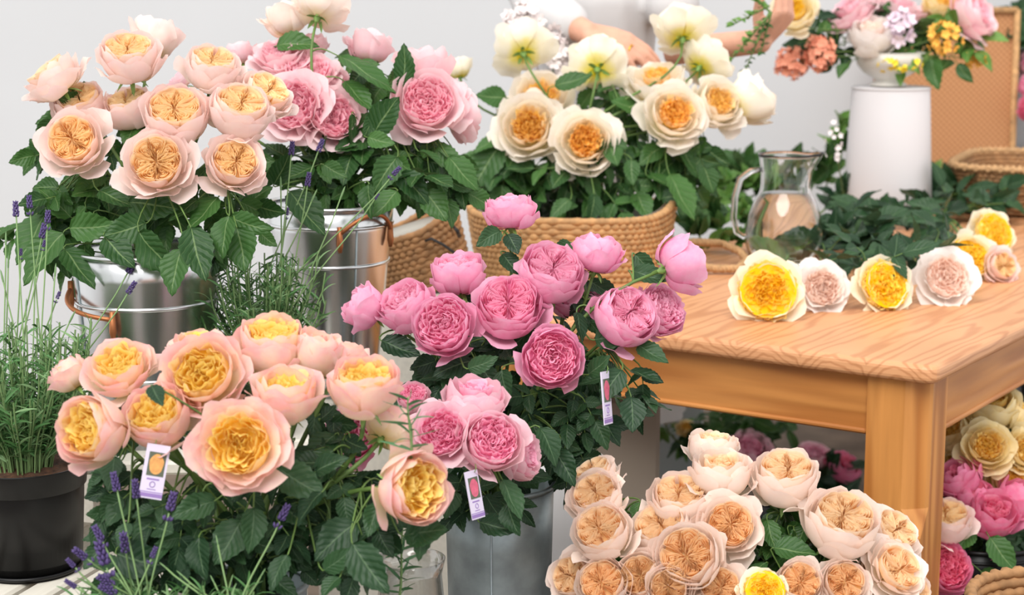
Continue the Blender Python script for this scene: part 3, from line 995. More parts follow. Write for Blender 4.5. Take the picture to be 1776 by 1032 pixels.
b2, b2c, hnd = bucket(573, 352, 2.98, .106, .072, SZ, 'shiny tall steel bucket with rusty hooks holding the light pink roses', M['steel'], (.70, .90), seam=math.radians(300))
hnd(.88, math.radians(312), 1.0, -.03, .0)
b3, b3c, _ = bucket(866, 838, 2.52, .077, .062, 0, 'dull grey zinc flower bucket standing on the floor below the pink roses', M['zinc'], (), seam=math.radians(262))
b4, b4c, _ = bucket(432, 1012, 2.2, .071, .056, 0, 'zinc bucket at the bottom edge under the yellow pink roses', M['zinc'], (.95,), seam=math.radians(230))
b5, b5c, _ = bucket(1262, 912, 2.60, .142, .115, .20, 'wide black plastic bucket full of pale peach roses in front of the table', M['black'], (.93,), lip=.006)
cr = thing('wooden_crate', Vector((b5c.x, b5c.y, 0)), 'wooden crate under the black rose bucket', 'crate')
for s in (-1, 1):
    for k in range(3):
        mb = MB(); mb.box((-.2, s * .19 - .008, .02 + k * .058), (.2, s * .19 + .008, .07 + k * .058)); mb.build('slat', M['crate'], cr, Matrix.Translation((b5c.x, b5c.y, 0)), False)
        mb = MB(); mb.box((s * .192 - .008, -.182, .02 + k * .058), (s * .192 + .008, .182, .07 + k * .058)); mb.build('slat', M['crate'], cr, Matrix.Translation((b5c.x, b5c.y, 0)), False)
for k in range(4):
    mb = MB(); mb.box((-.2, -.19 + k * .096, .188), (.2, -.10 + k * .096, .199)); mb.build('slat', M['crate'], cr, Matrix.Translation((b5c.x, b5c.y, 0)), False)
b6c = px(1690, 860, 3.2)
b6, b6c, _ = bucket(1700, 925, 3.2, .12, .10, 0, 'black bucket of yellow and pink roses beside the table leg', M['black'], (.95,))

# ---- black pot with soil
po = thing('plant_pot', pot_c, 'glossy black plastic pot holding a lavender plant on the white bench', 'pot')
PM = Matrix.Translation(pot_c)
mb = MB(); H = .155
mb.lathe([(.001, .004), (.066, .004), (.07, 0), (.078, H * .78), (.083, H * .80), (.086, H * .99), (.087, H), (.084, H), (.080, H * .8), (.074, .02), (.001, .02)], 64)
mb.build('body', M['black'], po, PM)
mb = MB(); mb.ring([(.0715 * math.cos(2*PI*k/48), .0715 * math.sin(2*PI*k/48), .006) for k in range(48)], .003, 6); mb.build('foot_ring', M['black'], po, PM)
mb = MB(); rows = []
for j in range(8):
    r = .082 * (j / 7) + .0005
    rows.append([(r * math.cos(2*PI*k/28), r * math.sin(2*PI*k/28), H - .012 + rng.uniform(-.004, .004) + .008 * (1 - j / 7)) for k in range(28)])
mb.grid(rows, None, True); mb.build('soil', M['soil'], po, PM)
# ------------------------------------------------------------------ baskets on the table
def se(a, n=3.2):
    c, s = math.cos(a), math.sin(a)
    return (abs(c) ** (2 / n)) * (1 if c >= 0 else -1), (abs(s) ** (2 / n)) * (1 if s >= 0 else -1)

def woven_tub(o, MX, hx, hy, H, rows, stitches, mat, rim_fn=lambda a: 0, flare=1.12, rad=.0075, n=3.2, seg=3):
    """courses of straw knots, each course a closed ring of its own"""
    for k in range(rows):
        f = (k + .5) / rows
        pts = []; rd = []
        m = stitches * seg
        for i in range(m):
            a = 2 * PI * i / m
            cx, cy = se(a, n)
            sc = 1 + (flare - 1) * f
            st = (i / seg + .5 * (k % 2))
            bump = abs(math.sin(PI * st))
            z = H * f * (1 + rim_fn(a) * f)
            pts.append((cx * (hx * sc + .0022 * bump), cy * (hy * sc + .0022 * bump), z))
            rd.append(rad * (.72 + .42 * bump) * (1 + rim_fn(a) * f * .8))
        mb = MB(); mb.ring(pts, rd, 6)
        mb.build('woven_row', mat, o, MX)

def rope(o, pts, r, MX, name='rope_handle', mat=None, twists=22, strands=3):
    pts = [Vector(p) for p in pts]
    # resample
    L = [0]
    for i in range(1, len(pts)): L.append(L[-1] + (pts[i] - pts[i - 1]).length)
    n = 120; cen = []
    for k in range(n):
        t = L[-1] * k / (n - 1)
        i = max(0, min(len(pts) - 2, next((j for j in range(len(L) - 1) if L[j + 1] >= t), len(pts) - 2)))
        w = (t - L[i]) / max(1e-9, L[i + 1] - L[i]); cen.append(pts[i].lerp(pts[i + 1], w))
    mb = MB()
    for s in range(strands):
        out = []
        for k in range(n):
            tg = (cen[min(n - 1, k + 1)] - cen[max(0, k - 1)]).normalized()
            u = tg.cross(Vector((0, 0, 1)))
            if u.length < .01: u = Vector((1, 0, 0))
            u.normalize(); w = tg.cross(u)
            a = 2 * PI * (s / strands + twists * k / n)
            out.append(cen[k] + u * math.cos(a) * r * .55 + w * math.sin(a) * r * .55)
        mb.tube(out, r * .58, 6)
    return mb.build(name, mat or M['rope'], o, MX)

b2_c0 = on_plane(742, 500, TZ)
bk_c = on_plane(992, 470, TZ)
bk = thing('straw_basket', bk_c, 'large woven straw basket with rope handle holding the cream roses', 'basket')
bk_m3 = Matrix.Rotation(math.radians(-7), 3, 'Z')
BM = mat4(bk_c, bk_m3)
RIM = lambda a: .5 * max(0, math.cos(a - math.radians(140))) ** 3 + .14 * max(0, math.cos(a + math.radians(6))) ** 10 - .04 * max(0, math.cos(a + math.radians(90))) ** 2
woven_tub(bk, BM, .185, .145, .136, 12, 74, M['wicker'], RIM, 1.12, .0078, 3.0)
mb = MB(); rows = []
for f in (0.02, .2, .4, .6, .8, .985):
    sc = (1 + .12 * f); row = []
    for i in range(64):
        a = 2 * PI * i / 64; cx, cy = se(a, 3.0); row.append((cx * (.185 * sc - .011), cy * (.145 * sc - .011), .136 * f * (1 + RIM(a) * f) + .002))
    rows.append(row)
b_ = mb.grid(rows, None, True); mb.face(*[b_ + k for k in range(64)])
mb.build('lining', M['lining'], bk, BM)
# rope handle lying on the table at the right end
hp = []
q0 = on_plane(1168, 452, TZ + .075); q1 = on_plane(1182, 474, TZ + .04)
loop = [(1168, 418, .075), (1205, 412, .06), (1250, 414, .045), (1284, 428, .03), (1296, 444, .016), (1280, 458, .012), (1240, 458, .012), (1205, 452, .02), (1172, 448, .035)]
for x, y, z in loop: hp.append(on_plane(x, y + 8, TZ + z))
rope(bk, hp, .0085, None, twists=26)
# left handle, standing
# glass vase inside the basket
gv_c = on_plane(985, 455, TZ + .012)
gv = thing('glass_vase', gv_c, 'clear glass vase standing inside the large straw basket', 'vase')
GM = Matrix.Translation(gv_c)
mb = MB(); mb.lathe([(.001, 0), (.068, 0), (.072, .006), (.074, .19), (.0745, .2), (.072, .2), (.0705, .19), (.068, .010), (.001, .010)], 40); mb.build('body', M['glassg'], gv, GM)
mb = MB(); mb.lathe([(.001, .0105), (.0675, .0105), (.0700, .13), (.001, .13)], 40); mb.build('water', M['water'], gv, GM)

pl = thing('side_plinth', T(1.06, .24, 0), 'white plinth beside the table under the small straw bag', 'plinth')
mb = MB(); mb.box((-1.21, .04, 0), (-.915, .44, TZ - .02), bev=.004); mb.build('body', M['bench'], pl, TM, False)
mb = MB(); mb.box((-1.22, .03, TZ - .0195), (-.905, .45, TZ - .0005), bev=.004); mb.build('top', M['bench'], pl, TM, False)
# second straw basket lying on its side with a black strap
b2_c = b2_c0.copy()
bl = thing('straw_basket', b2_c, 'small woven straw bag with black strap behind the shiny bucket', 'bag')
BLM = mat4(b2_c + Vector((0, 0, .004)), Matrix.Rotation(math.radians(18), 3, 'Z') @ Matrix.Rotation(math.radians(-16), 3, 'Y'))
woven_tub(bl, BLM, .085, .06, .125, 12, 40, M['wicker_d'], lambda a: .25 * max(0, math.cos(a)), 1.05, .0068, 2.6)
mb = MB(); rows = []
for f in (.02, .5, .97):
    rows.append([((.074 * se(2*PI*i/40, 2.6)[0]) * (1 + .05 * f), (.049 * se(2*PI*i/40, 2.6)[1]) * (1 + .05 * f), .125 * f) for i in range(40)])
b_ = mb.grid(rows, None, True); mb.face(*[b_ + k for k in range(40)]); e_ = b_ + 80; mb.face(*[e_ + k for k in range(40)]); mb.build('lining', M['lining'], bl, BLM)
d_ = (b2_c - CAM).dot(FWD) - .10
mb = MB(); mb.tube([px(738, 418, d_), px(748, 414, d_ - .004), px(768, 424, d_ - .006), px(790, 440, d_), px(800, 450, d_ + .03)], .0045, 8, flat=.6); mb.build('strap', M['strap'], bl)
mb = MB(); mb.tube([px(786, 392, d_ + .03), px(793, 400, d_ + .0), px(797, 410, d_ + .03)], .004, 8, flat=.6); mb.build('strap', M['strap'], bl)

# ------------------------------------------------------------------ glass jug with water
jc = on_plane(1358, 462, TZ)
jd = (jc - CAM).dot(FWD); k_ = jd / F
jug = thing('glass_jug', jc, 'clear glass jug half filled with water on the table', 'jug')
JM = Matrix.Translation(jc)
prof = [(.0, .0), (50, 0), (56, 6), (66, 40), (67, 62), (62, 90), (52, 115), (44, 130), (42, 142), (42, 165), (46, 190), (48, 196)]
prof = [(r * k_, z * k_) for r, z in prof]
def jugwall(th):
    rows = []
    P = [(max(.0005, r), z) for r, z in prof]
    full = P + [(P[-1][0] - th, P[-1][1])] + [(max(.0005, r - th), z + (th * 2.2 if i < 3 else 0)) for i, (r, z) in reversed(list(enumerate(P[:-1])))]
    for r, z in full:
        row = []
        for i in range(48):
            a = 2 * PI * i / 48
            sp = max(0, math.cos(a - math.radians(-8))) ** 14 * max(0, (z - 150 * k_) / (46 * k_)) ** 1.5
            row.append(((r + sp * 20 * k_) * math.cos(a), (r + sp * 20 * k_) * math.sin(a), z + sp * 4 * k_))
        rows.append(row)
    mb = MB(); mb.grid(rows, None, True)
    return mb
jugwall(.0032).build('body', M['glass'], jug, JM)
mb = MB(); mb.lathe([(.0005, 7.6 * k_ * 1.15), ((50) * k_, 8.6 * k_ * 1.15), (62.0 * k_, 40 * k_), (63 * k_, 62 * k_), (58.0 * k_, 90 * k_), (48.5 * k_, 114 * k_), (41 * k_, 128 * k_), (.0005, 128 * k_)], 40)
mb.build('water', M['water'], jug, JM)
mb = MB()
hpts = [(-43, 168), (-60, 166), (-78, 152), (-86, 120), (-88, 85), (-82, 60), (-70, 52), (-64, 56)]
mb.tube([(x * k_, 0, z * k_) for x, z in hpts], [.0055, .0065, .007, .007, .0068, .006, .0055, .005], 10)
mb.build('handle', M['glass'], jug, JM)

# ------------------------------------------------------------------ white tall vase and the bowl of flowers on it
vc = on_plane(1537, 378, TZ); vd = (vc - CAM).dot(FWD); k_ = vd / F
va = thing('white_pedestal', vc, 'tall tapered white ceramic pedestal under the flower bowl', 'pedestal')
VM = Matrix.Translation(vc); VH = 226 * k_
mb = MB(); mb.lathe([(.001, 0), (76 * k_, 0), (77 * k_, .004), (66 * k_, VH - .006), (64.5 * k_, VH), (.001, VH)], 56); mb.build('body', M['ceramic'], va, VM)
mb = MB(); mb.ring([(65.5 * k_ * math.cos(2*PI*k/48), 65.5 * k_ * math.sin(2*PI*k/48), VH - .002) for k in range(48)], .003, 8); mb.build('rim', M['ceramic'], va, VM)
bw_c = Vector((vc.x, vc.y, TZ + VH + .003)) - RIGHT * (5 * k_)
bw = thing('footed_bowl', bw_c, 'grey white footed bowl of mixed flowers on the white pedestal', 'bowl')
BWM = Matrix.Translation(bw_c)
mb = MB(); mb.lathe([(r * k_, z * k_) for r, z in [(.3, 0), (30, 0), (31, 4), (22, 8), (24, 12), (42, 22), (54, 36), (60, 56), (58, 56), (50, 36), (38, 25), (.3, 20)]], 48); mb.build('body', M['bowl'], bw, BWM)
mb = MB(); mb.ring([(59 * k_ * math.cos(2*PI*k/48), 59 * k_ * math.sin(2*PI*k/48), 56 * k_) for k in range(48)], .002, 6); mb.build('rim', M['bowl'], bw, BWM)

# ------------------------------------------------------------------ cane hamper panel and wicker tray at the right
hd = 5.36
h0 = px(1590, 300, hd); h1 = px(1764, 12, hd)
hz0 = TZ
ham = thing('cane_hamper', Vector(((h0.x + h1.x) / 2, h0.y + .06, 0)), 'upright woven cane hamper lid behind the white pedestal', 'hamper')
mb = MB(); w = (h1.x - h0.x + .12) / 2
# the lid stands on the floor behind the table, leaning back a little
HM = mat4(Vector((h1.x - w, h0.y, 0)), Matrix.Rotation(math.radians(-3), 3, 'X'))
mb.box((-w, 0, 0), (w, .05, h1.z), bev=.012); mb.build('panel', M['hamper'], ham, HM, False)
for s in (-1, 1):
    mb = MB(); mb.tube([(s * (w - .006), -.004, .01), (s * (w - .006), -.004, h1.z - .006)], .010, 8); mb.build('edge_band', M['wicker'], ham, HM)
mb = MB(); mb.tube([(-w + .006, -.004, h1.z - .008), (w - .006, -.004, h1.z - .008)], .010, 8); mb.build('edge_band', M['wicker'], ham, HM)
mb = MB(); mb.tube([(-.06, .02, h1.z), (-.05, .02, h1.z + .05), (.0, .02, h1.z + .07), (.05, .02, h1.z + .05), (.06, .02, h1.z)], .009, 8); mb.build('carry_handle', M['wicker_d'], ham, HM)

tcor = on_plane(1636, 290, TZ + .125)
t_m3 = Matrix.Rotation(math.radians(-23.4), 3, 'Z')
tr_c = tcor + t_m3 @ Vector((.2 * 1.18, .22 * 1.18, 0)); tr_c.z = TZ
tr = thing('wicker_tray', tr_c, 'rectangular wicker tray basket at the right edge of the table', 'basket')
TRM = mat4(tr_c + Vector((0, 0, .006)), t_m3)
woven_tub(tr, TRM, .2, .22, .115, 11, 90, M['wicker_d'], lambda a: 0, 1.16, .006, 5.0, 2)
pts = []
for i in range(97):
    a = 2 * PI * i / 96; cx, cy = se(a, 5.0); pts.append((cx * .2 * 1.18, cy * .22 * 1.18, .119))
rope(tr, pts, .0115, TRM, 'braided_rim', M['rope'], 60, 3)
mb = MB(); mb.box((-.188, -.208, 0), (.188, .208, .006)); mb.build('base', M['wicker_d'], tr, TRM, False)

# ------------------------------------------------------------------ things below and behind the table
pc = px(1105, 760, 3.42)
mb = MB(); mb.box((-.17, -.05, 0), (.06, .2, pc.z + .09), bev=.01)
tag(mb.build('storage_box', M['taupe'], None, Matrix.Translation((pc.x - .02, pc.y, 0)), False), 'tall taupe box standing in the shade under the table', 'box')
pc = px(1165, 800, 4.65)
mb = MB(); mb.box((-.10, 0, 0), (.06, .03, pc.z + .2), bev=.006)
tag(mb.build('display_board', M['bluegrey'], None, Matrix.Translation((pc.x + .02, pc.y, 0)), False), 'pale blue grey board standing far under the table', 'board')
wc = px(978, 800, 2.95)
wp = thing('white_planter', Vector((wc.x, wc.y, 0)), 'white cloth wrapped planter right of the grey zinc bucket', 'planter')
mb = MB(); n = 40; rows = []
for z, r in ((.0, .062), (.05, .066), (.30, .07), (.45, .072), (wc.z - .0, .076), (wc.z + .002, .072), (wc.z - .05, .068)):
    rows.append([((r + .003 * math.sin(9 * 2*PI*k/n + z * 4)) * math.cos(2*PI*k/n), (r + .003 * math.sin(9 * 2*PI*k/n + z * 4)) * math.sin(2*PI*k/n), z) for k in range(n)])
b_ = mb.grid(rows, None, True); mb.face(*[b_ + 6 * n + k for k in range(n)])
mb.build('cloth', M['blouse'], wp, Matrix.Translation((wc.x + .0, wc.y, 0)))
bc = on_plane(1800, 1046, .50)
bs = thing('wicker_basket', Vector((bc.x + .06, bc.y + .05, .36)), 'brown wicker basket cut by the bottom right corner', 'basket')
BSM = Matrix.Translation((bc.x + .06, bc.y + .05, .36))
woven_tub(bs, BSM, .12, .12, .13, 9, 40, M['wicker_d'], lambda a: 0, 1.1, .009, 2.2)
mb = MB(); mb.lathe([(.001, .004), (.125, .004), (.125, 0), (.001, 0)], 30); mb.build('base', M['wicker_d'], bs, BSM)
st = thing('low_stool', Vector((bc.x + .06, bc.y + .05, 0)), 'low wooden stool under the corner wicker basket', 'stool')
STM = Matrix.Translation((bc.x + .06, bc.y + .05, 0))
mb = MB(); mb.lathe([(.001, .325), (.15, .325), (.155, .332), (.155, .35), (.15, .357), (.001, .357)], 36); mb.build('seat', M['crate'], st, STM)
for k in range(3):
    a = 2.1 * k; mb = MB(); mb.tube([(.10 * math.cos(a), .10 * math.sin(a), .33), (.13 * math.cos(a), .13 * math.sin(a), 0)], [.014, .011], 8); mb.build('leg', M['crate'], st, STM)

# ------------------------------------------------------------------ clear jar with the rosemary sprig
gj = px(712, 968, 2.3)
gl = thing('glass_jar', Vector((gj.x, gj.y, .40)), 'clear glass jar with a rosemary sprig left of the grey zinc bucket', 'jar')
GJM = Matrix.Translation((gj.x, gj.y, .40)); h_ = gj.z - .40
mb = MB(); mb.lathe([(.001, 0), (.036, 0), (.040, .006), (.044, h_ * .7), (.040, h_ * .9), (.045, h_), (.043, h_), (.038, h_ * .9), (.0415, h_ * .7), (.037, .010), (.001, .010)], 36); mb.build('body', M['film'], gl, GJM)
cs = thing('plinth', Vector((gj.x, gj.y, 0)), 'narrow white plinth carrying the clear glass jar', 'plinth')
mb = MB(); mb.box((-.055, -.055, 0), (.055, .055, .38), bev=.004); mb.build('body', M['bench'], cs, Matrix.Translation((gj.x, gj.y, 0)), False)
mb = MB(); mb.box((-.062, -.062, .381), (.062, .062, .398), bev=.004); mb.build('top', M['bench'], cs, Matrix.Translation((gj.x, gj.y, 0)), False)

# ------------------------------------------------------------------ lavender and rosemary
def spike_mesh(k):
    rg = random.Random(900 + k); mb = MB()
    for ring_ in range(6):
        z = ring_ / 6.0
        if ring_ == 0 and k % 2: z = -.28
        r = .17 * (1 - .45 * z)
        for i in range(5):
            a = 2 * PI * i / 5 + ring_ * .6
            c = Vector((r * math.cos(a), r * math.sin(a), z)); d = Vector((math.cos(a) * .7, math.sin(a) * .7, .9)).normalized()
            mb.tube([c - d * .06, c + d * .05, c + d * .17], [.05, .085, .03], 5)
    return mb.mesh('flower_spike', M['lav_fl'])
SPIKE = [spike_mesh(k) for k in range(4)]
def bud_mesh():
    mb = MB(); mb.lathe([(.02, -.1), (.11, .05), (.13, .4), (.09, .8), (.01, 1)], 7); return mb.mesh('flower_bud', M['lav_leaf2'])
BUD = bud_mesh()

def blades(mb, p0, direction, L, w, rg, seg=4, droop=.3):
    d = direction.normalized(); s = d.cross(Vector((rg.uniform(-1, 1), rg.uniform(-1, 1), rg.uniform(-1, 1))))
    if s.length < .01: s = d.orthogonal()
    s.normalize(); rows = []
    nrm = s.cross(d)
    for j in range(seg + 1):
        v = j / seg
        c = p0 + d * (L * v) + Vector((0, 0, -1)) * (droop * L * v * v) + nrm * (.05 * L * math.sin(v * 3))
        ww = w * (1 - .75 * v ** 2) * (.6 + .8 * min(1, v * 3)) * .5
        rows.append([c - s * ww, c + nrm * ww * .35, c + s * ww])
    mb.grid(rows)

def lavender(base, label, shoots, stalks, spread, height, seed, root=None, buds=0, name='lavender_plant', dens=12):
    """shoots: number of leafy shoots; stalks: list of (tip world point, flowering?, spike length)"""
    rg = random.Random(seed)
    o = thing(name, base, label, 'lavender')
    mb = MB(); st = MB()
    for _ in range(shoots):
        a = rg.random() * 6.28; r = spread * math.sqrt(rg.random())
        b = base + Vector((r * .35 * math.cos(a), r * .35 * math.sin(a), 0))
        h = height * rg.uniform(.45, 1.0)
        t = base + Vector((r * math.cos(a), r * math.sin(a), h))
        pts = bez([b, b + Vector((0, 0, h * .4)), t - Vector((0, 0, h * .35)), t], 7)
        st.tube(pts, .0012, 4, False)
        for q in range(dens):
            f = .15 + .85 * q / dens; i = min(5, int(f * 6)); p = pts[i].lerp(pts[i + 1], f * 6 - i)
            aa = rg.random() * 6.28
            mb.cur = 0 if rg.random() < .7 else 1
            blades(mb, p, Vector((math.cos(aa), math.sin(aa), rg.uniform(.5, 1.6))), rg.uniform(.022, .042), rg.uniform(.002, .0034), rg)
    fo = mb.build('foliage', [M['lav_leaf'], M['lav_leaf2']], o); fo['kind'] = 'stuff'
    so = st.build('leafy_stems', M['lav_stem'], o); so['kind'] = 'stuff'
    for tip, kind, L in stalks:
        a = rg.random() * 6.28
        b = base + Vector((spread * .3 * math.cos(a), spread * .3 * math.sin(a), .0))
        hh = (tip - b).length
        up = Vector(((tip.x - b.x) * .5, (tip.y - b.y) * .5, hh)).normalized()
        pts = bez([b, b + Vector((0, 0, hh * .35)), tip - (tip - b) * .3 + Vector((0, 0, .0)), tip], 9)
        s_ = MB(); s_.tube(pts, .0011, 5); so = s_.build('flower_stalk', M['lav_stem'], o)
        ax = (pts[-1] - pts[-3]).normalized()
        if kind: add('flower_spike', SPIKE[rg.randrange(4)], so, mat4(tip, frame(ax, rg.random() * 6), (L * .8, L * .8, L)))
        else: add('flower_bud', BUD, so, mat4(tip, frame(ax), (L * .6, L * .6, L)))
    return o

ld = (pot_c - CAM).dot(FWD)
def stalk(x, y, d, kind=1, L=.022): return (px(x, y, d), kind, L)
lavender(pot_c + Vector((0, 0, .145)), 'green lavender plant with tall purple spikes growing in the black pot', 150,
         [stalk(28, 374, ld), stalk(52, 364, ld + .02), stalk(82, 390, ld), stalk(72, 412, ld + .03), stalk(36, 445, ld, 1, .012), stalk(75, 430, ld, 1, .012), stalk(222, 472, ld + .05), stalk(222, 508, ld - .0, 1, .02),
          stalk(98, 520, ld, 1, .013), stalk(10, 425, ld, 0, .02), stalk(14, 465, ld, 0, .02), stalk(95, 480, ld, 0, .02), stalk(6, 490, ld, 0, .02), stalk(120, 560, ld, 0, .02), stalk(140, 590, ld, 0, .02), stalk(60, 500, ld, 0, .02), stalk(45, 540, ld, 0, .02)],
         .105, .21, 11, dens=14)
l2 = px(455, 640, 2.72); l2.z = SZ
def small_pot(c, r, h, label):
    o = thing('plant_pot', c, label, 'pot'); MX = Matrix.Translation(c); mb = MB()
    mb.lathe([(.001, .004), (r * .78, .004), (r * .8, 0), (r * .95, h * .8), (r, h * .82), (r * 1.02, h), (r * .97, h), (r * .92, h * .8), (r * .8, .01), (r * .4, h * .86), (.001, h * .86)], 36)
    mb.build('body', M['black'], o, MX); mb = MB(); mb.lathe([(r * .95, h * .9), (r * .4, h * .93), (.001, h * .92)], 24); mb.build('soil', M['soil'], o, MX)
small_pot(l2, .055, .09, 'small dark pot hidden between the two shiny buckets')
lavender(l2 + Vector((0, 0, .082)), 'bushy lavender plant with few purple spikes between the two shiny buckets', 120,
         [stalk(505, 268, 2.75), stalk(533, 322, 2.75), stalk(552, 262, 2.8), stalk(650, 345, 2.78, 1, .012), stalk(680, 305, 2.78, 1, .02), stalk(497, 375, 2.74, 1, .014), stalk(487, 330, 2.74, 0), stalk(540, 350, 2.74, 0), stalk(440, 400, 2.72, 0), stalk(590, 345, 2.75, 0), stalk(410, 430, 2.72, 0)],
         .105, .20, 12, dens=14)
l3 = px(235, 1075, 2.05)
small_pot(l3 - Vector((0, 0, .08)), .05, .08, 'small dark pot just below the frame under the purple lavender')
sw = thing('step_stool', Vector((l3.x, l3.y, 0)), 'low white step holding the front lavender pot', 'step')
mb = MB(); mb.box((-.06, -.07, l3.z - .105), (.06, .07, l3.z - .081), bev=.004); mb.build('top', M['bench'], sw, Matrix.Translation((l3.x, l3.y, 0)), False)
for s in (-1, 1):
    mb = MB(); mb.box((s * .05 - .008, -.06, 0), (s * .05 + .008, .06, l3.z - .106)); mb.build('side', M['bench'], sw, Matrix.Translation((l3.x, l3.y, 0)), False)
d3 = 2.03
lavender(l3, 'front lavender plant with purple spikes at the lower left edge', 26,
         [stalk(203, 850, d3), stalk(237, 862, d3), stalk(293, 890, d3, 1, .026), stalk(178, 940, d3), stalk(152, 970, d3), stalk(185, 985, d3, 1, .034), stalk(218, 955, d3, 1, .026), stalk(131, 985, d3, 1, .015), stalk(262, 970, d3, 1, .016), stalk(131, 1018, d3, 1, .015), stalk(196, 1015, d3), stalk(200, 1030, d3),
          stalk(208, 1005, d3, 0, .012)],
         .07, .035, 13, dens=10)
l4 = px(385, 1100, 2.0)
small_pot(l4 - Vector((0, 0, .08)), .05, .08, 'small dark pot just below the frame under the green lavender buds')
sw = thing('step_stool', Vector((l4.x, l4.y, 0)), 'low white step under the pot of green lavender buds', 'step')
mb = MB(); mb.box((-.06, -.07, l4.z - .105), (.06, .07, l4.z - .081), bev=.004); mb.build('top', M['bench'], sw, Matrix.Translation((l4.x, l4.y, 0)), False)
for s in (-1, 1):
    mb = MB(); mb.box((s * .05 - .008, -.06, 0), (s * .05 + .008, .06, l4.z - .106)); mb.build('side', M['bench'], sw, Matrix.Translation((l4.x, l4.y, 0)), False)
lavender(l4, 'sparse lavender with green buds in front of the front zinc bucket', 20,
         [stalk(288, 985, d3, 0, .012), stalk(318, 1000, d3, 0, .012), stalk(378, 945, d3, 0, .012), stalk(400, 1010, d3, 0, .012), stalk(372, 1012, d3, 0, .012), stalk(452, 1000, d3, 0, .012), stalk(485, 905, d3 + .02, 1, .024)],
         .05, .05, 14, dens=10)

def rosemary(base, tip, label, n, seed, L=.03):
    rg = random.Random(seed); o = thing('rosemary_sprig', base, label, 'rosemary')
    pts = bez([base, base + (tip - base) * .35 + Vector((.006, 0, 0)), base + (tip - base) * .7 - Vector((.004, 0, 0)), tip], 10)
    mb = MB(); mb.tube(pts, [.0022 - .0013 * i / 9 for i in range(10)], 6); mb.build('stem', M['lav_stem'], o)
    for k in range(n):
        f = .12 + .88 * k / n; i = min(8, int(f * 9)); p = pts[i].lerp(pts[i + 1], f * 9 - i)
        a = k * 2.4; mb = MB(); ax = (tip - base).normalized(); u = ax.orthogonal().normalized(); w = ax.cross(u)
        blades(mb, p, u * math.cos(a) + w * math.sin(a) + ax * rg.uniform(.3, .9), L * rg.uniform(.7, 1.1), .0034, rg, 5, .15)
        mb.build('needle_leaf', M['rosemary'], o)
rosemary(px(690, 1050, 2.24), px(700, 905, 2.18), 'rosemary sprig standing in the clear glass jar', 30, 3)
rosemary(px(712, 800, 2.06), px(708, 688, 2.03), 'rosemary tip poking up between the yellow pink and pink roses', 18, 4, .038)

# ------------------------------------------------------------------ hanging tags
def plant_tag(x, y, d, w, h, rot, yaw, img, label):
    c = px(x, y, d); s = d / F; w *= s; h *= s
    o = thing('plant_tag', c, label, 'tag')
    m3 = Matrix((RIGHT, UP, -FWD)).transposed() @ Matrix.Rotation(math.radians(rot), 3, 'Z') @ Matrix.Rotation(math.radians(yaw), 3, 'Y')
    MX = mat4(c, m3)
    mb = MB(); mb.box((-w / 2, -h / 2, -.0006), (w / 2, h / 2, .0006)); mb.build('card', M['tagw'], o, MX, False)
    def flat(name, x0, x1, y0, y1, mat, z=.0009):
        mb = MB(); mb.box((x0 * w, y0 * h, .0006), (x1 * w, y1 * h, z)); return mb.build(name, mat, o, MX, False)
    flat('photo_print', -.34, .40, -.08, .36, M['tagg'])
    mb = MB(); n = 18
    for zz in (.0009, .0012): mb.v += [(.03 * w + w * .31 * (1 + .06 * math.sin(5 * t)) * math.cos(t), .14 * h + h * .19 * math.sin(t), zz) for t in [2 * PI * k / n for k in range(n)]]; mb.a += [(0, 0, 0, 1)] * n
    mb.face(*[n + k for k in range(n)])
    for k in range(n): mb.face(k, (k + 1) % n, n + (k + 1) % n, n + k)
    mb.build('rose_print', img, o, MX, False)
    flat('purple_band', -.5, .5, -.47, -.40, M['tagp'])
    flat('purple_line', -.5, .5, -.385, -.37, M['tagp'])
    flat('text_line', -.28, .26, -.155, -.125, M['tagp'])
    flat('text_line', -.2, .18, -.335, -.32, M['tagp'])
    mb = MB(); mb.ring([(w * .11 * math.cos(t), -.235 * h + w * .12 * math.sin(t), .0008) for t in [2 * PI * k / 16 for k in range(16)]], w * .02, 5); mb.build('logo_print', M['tagp'], o, MX)
    mb = MB(); mb.tube([c + UP * h * .46, c + UP * h * .55 + RIGHT * .002, c + UP * h * .68 - FWD * -.01], .0006, 5); mb.build('string', M['calyx'], o)
plant_tag(268, 818, 2.07, 40, 95, -10, 8, M['tago'], 'white and purple plant tag with an orange rose picture, below the yellow roses')
plant_tag(823, 858, 2.26, 34, 84, 10, 50, M['tagpk'], 'tilted white plant tag with a pink rose picture above the zinc bucket')
plant_tag(1052, 690, 2.38, 40, 92, 4, 66, M['tagpk'], 'narrow white plant tag in the leaves left of the table apron')
